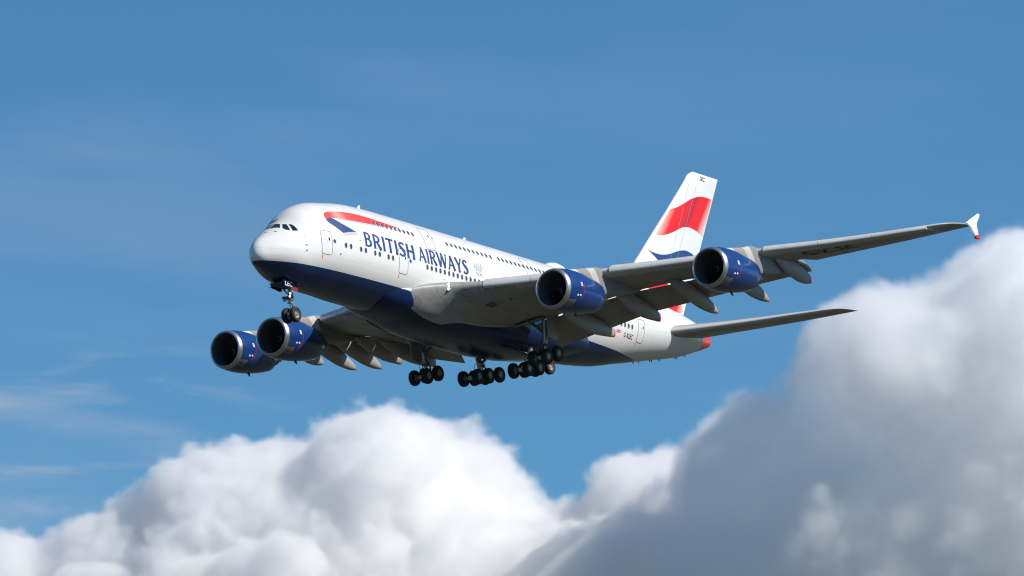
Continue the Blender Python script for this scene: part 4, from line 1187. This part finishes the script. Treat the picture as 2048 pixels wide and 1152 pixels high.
def cloud(name, lumps, lo, hi, vox, mat, label, seed, edge=7.0, amp=1.0, big=60.0, blend=30.0):
    ng = bpy.data.node_groups.new(name + '_shape', 'GeometryNodeTree')
    ng.interface.new_socket('Geometry', in_out='OUTPUT', socket_type='NodeSocketGeometry')
    L = ng.links.new
    def M_(op, a, b=None, c=None):
        n = ng.nodes.new('ShaderNodeMath'); n.operation = op
        for i, v in enumerate((a, b, c)):
            if v is None: continue
            if isinstance(v, (int, float)): n.inputs[i].default_value = v
            else: L(v, n.inputs[i])
        return n.outputs[0]
    def VM(op, a, b=None, out=0):
        n = ng.nodes.new('ShaderNodeVectorMath'); n.operation = op
        for i, v in enumerate((a, b)):
            if v is None: continue
            if isinstance(v, (tuple, list)): n.inputs[i].default_value = v
            else: L(v, n.inputs[i])
        return n.outputs[out]
    pos = ng.nodes.new('GeometryNodeInputPosition').outputs[0]
    def fbm(p, scale, detail, rough, off):
        n = ng.nodes.new('ShaderNodeTexNoise'); n.inputs['Scale'].default_value = scale; n.inputs['Detail'].default_value = detail; n.inputs['Roughness'].default_value = rough
        L(VM('ADD', p, off), n.inputs['Vector']); return n
    def puff(p, scale, off):
        n = ng.nodes.new('ShaderNodeTexVoronoi'); n.feature = 'F1'; n.inputs['Scale'].default_value = scale
        L(VM('ADD', p, off), n.inputs['Vector']); return M_('SUBTRACT', 0.48, n.outputs['Distance'])
    wn = fbm(pos, 1 / 140.0, 3, 0.5, (seed * 31.0, 7.0, 3.0))
    warp = VM('ADD', pos, VM('MULTIPLY', VM('SUBTRACT', wn.outputs['Color'], (0.5, 0.5, 0.5)), (70.0, 70.0, 60.0)))
    s = None
    for cx, cy, cz, rx, ry, rz in lumps:
        q = VM('LENGTH', VM('DIVIDE', VM('SUBTRACT', warp, (cx, cy, cz)), (rx, ry, rz)), out=1)
        # distance to this lump's skin, in metres (roughly), positive inside
        d = M_('MULTIPLY', M_('SUBTRACT', 1.0, q), min(rx, ry, rz))
        if s is None: s = d
        else:
            n = ng.nodes.new('ShaderNodeMath'); n.operation = 'SMOOTH_MAX'; L(s, n.inputs[0]); L(d, n.inputs[1]); n.inputs[2].default_value = blend; s = n.outputs[0]
    wn2 = fbm(pos, 1 / 40.0, 4, 0.55, (3.0, seed * 17.0, 9.0))
    p2 = VM('ADD', pos, VM('MULTIPLY', VM('SUBTRACT', wn2.outputs['Color'], (0.5, 0.5, 0.5)), (22.0, 22.0, 22.0)))
    s = M_('MULTIPLY_ADD', puff(p2, 1 / 105.0, (seed, 3.0, 1.0)), big, s)
    s = M_('MULTIPLY_ADD', puff(p2, 1 / 46.0, (seed + 40, 3.0, 1.0)), 21.0 * amp, s)
    s = M_('MULTIPLY_ADD', puff(p2, 1 / 20.0, (seed + 90, 3.0, 1.0)), 12.0 * amp, s)
    s = M_('MULTIPLY_ADD', puff(p2, 1 / 9.5, (seed + 60, 3.0, 1.0)), 6.5 * amp, s)
    s = M_('MULTIPLY_ADD', M_('SUBTRACT', fbm(pos, 1 / 30.0, 6, 0.65, (seed, seed, 5.0)).outputs[0], 0.5), 26.0 * amp, s)
    mr = ng.nodes.new('ShaderNodeMapRange'); mr.interpolation_type = 'SMOOTHSTEP'; mr.inputs['From Min'].default_value = 0.0; mr.inputs['From Max'].default_value = edge
    L(s, mr.inputs['Value'])
    rim = ng.nodes.new('ShaderNodeMapRange'); rim.interpolation_type = 'SMOOTHSTEP'
    for i_, q_ in enumerate((8.0, 45.0, 1.0, 0.30)): rim.inputs[i_ + 1].default_value = q_
    L(s, rim.inputs['Value'])
    vc = ng.nodes.new('GeometryNodeVolumeCube')
    vc.inputs['Min'].default_value = lo; vc.inputs['Max'].default_value = hi
    for ax, a, b in zip('XYZ', lo, hi): vc.inputs['Resolution ' + ax].default_value = int((b - a) / vox)
    L(M_('MULTIPLY', mr.outputs[0], rim.outputs[0]), vc.inputs['Density'])
    sm = ng.nodes.new('GeometryNodeSetMaterial'); sm.inputs['Material'].default_value = mat
    L(vc.outputs[0], sm.inputs[0])
    go_ = ng.nodes.new('NodeGroupOutput'); L(sm.outputs[0], go_.inputs[0])
    vd = bpy.data.volumes.new(name); vd.materials.append(mat)
    o = bpy.data.objects.new(name, vd); COL.objects.link(o)
    o.matrix_world = CLOUD_M
    md = o.modifiers.new('shape', 'NODES'); md.node_group = ng
    o['label'] = label; o['category'] = 'cloud'; o['kind'] = 'thing'; o['group'] = 'cumulus clouds behind the aircraft'
    return o

LEFT = [(-440, 0, 585, 130, 140, 100), (-345, 20, 600, 115, 120, 95), (-250, 5, 664, 102, 120, 100), (-126, 0, 680, 88, 130, 104), (-66, 10, 632, 76, 90, 80), (-32, 15, 652, 64, 90, 80), (-200, -20, 530, 330, 190, 150), (-190, -30, 610, 130, 120, 95), (-90, -40, 585, 130, 115, 85), (118, 20, 652, 80, 100, 82), (60, 0, 578, 130, 150, 112)]
RIGHT = [(245, -150, 575, 160, 160, 130), (186, -145, 684, 72, 110, 72), (320, -185, 744, 92, 140, 92), (412, -185, 757, 112, 150, 96), (590, -150, 655, 210, 180, 150), (440, -140, 600, 280, 180, 185), (718, -220, 700, 145, 190, 160)]  # last lump added out of view to block sun and shade the visible face
cloud('cumulus_cloud', LEFT, (-620, -270, 505), (235, 100, 810), 2.7, cloud_mat('white_cloud', 0.07, 0.978), 'bright white cumulus bank billowing below the nose and wheels', 3.0, 7.0, 0.85, 30.0, 50.0)
cloud('cumulus_cloud', RIGHT, (15, -400, 490), (800, 60, 915), 2.9, cloud_mat('grey_cloud', 0.045, 0.999), 'tall grey shaded cumulus rising below the tail and wingtip', 11.0, 12.0, 0.9, 34.0, 40.0)
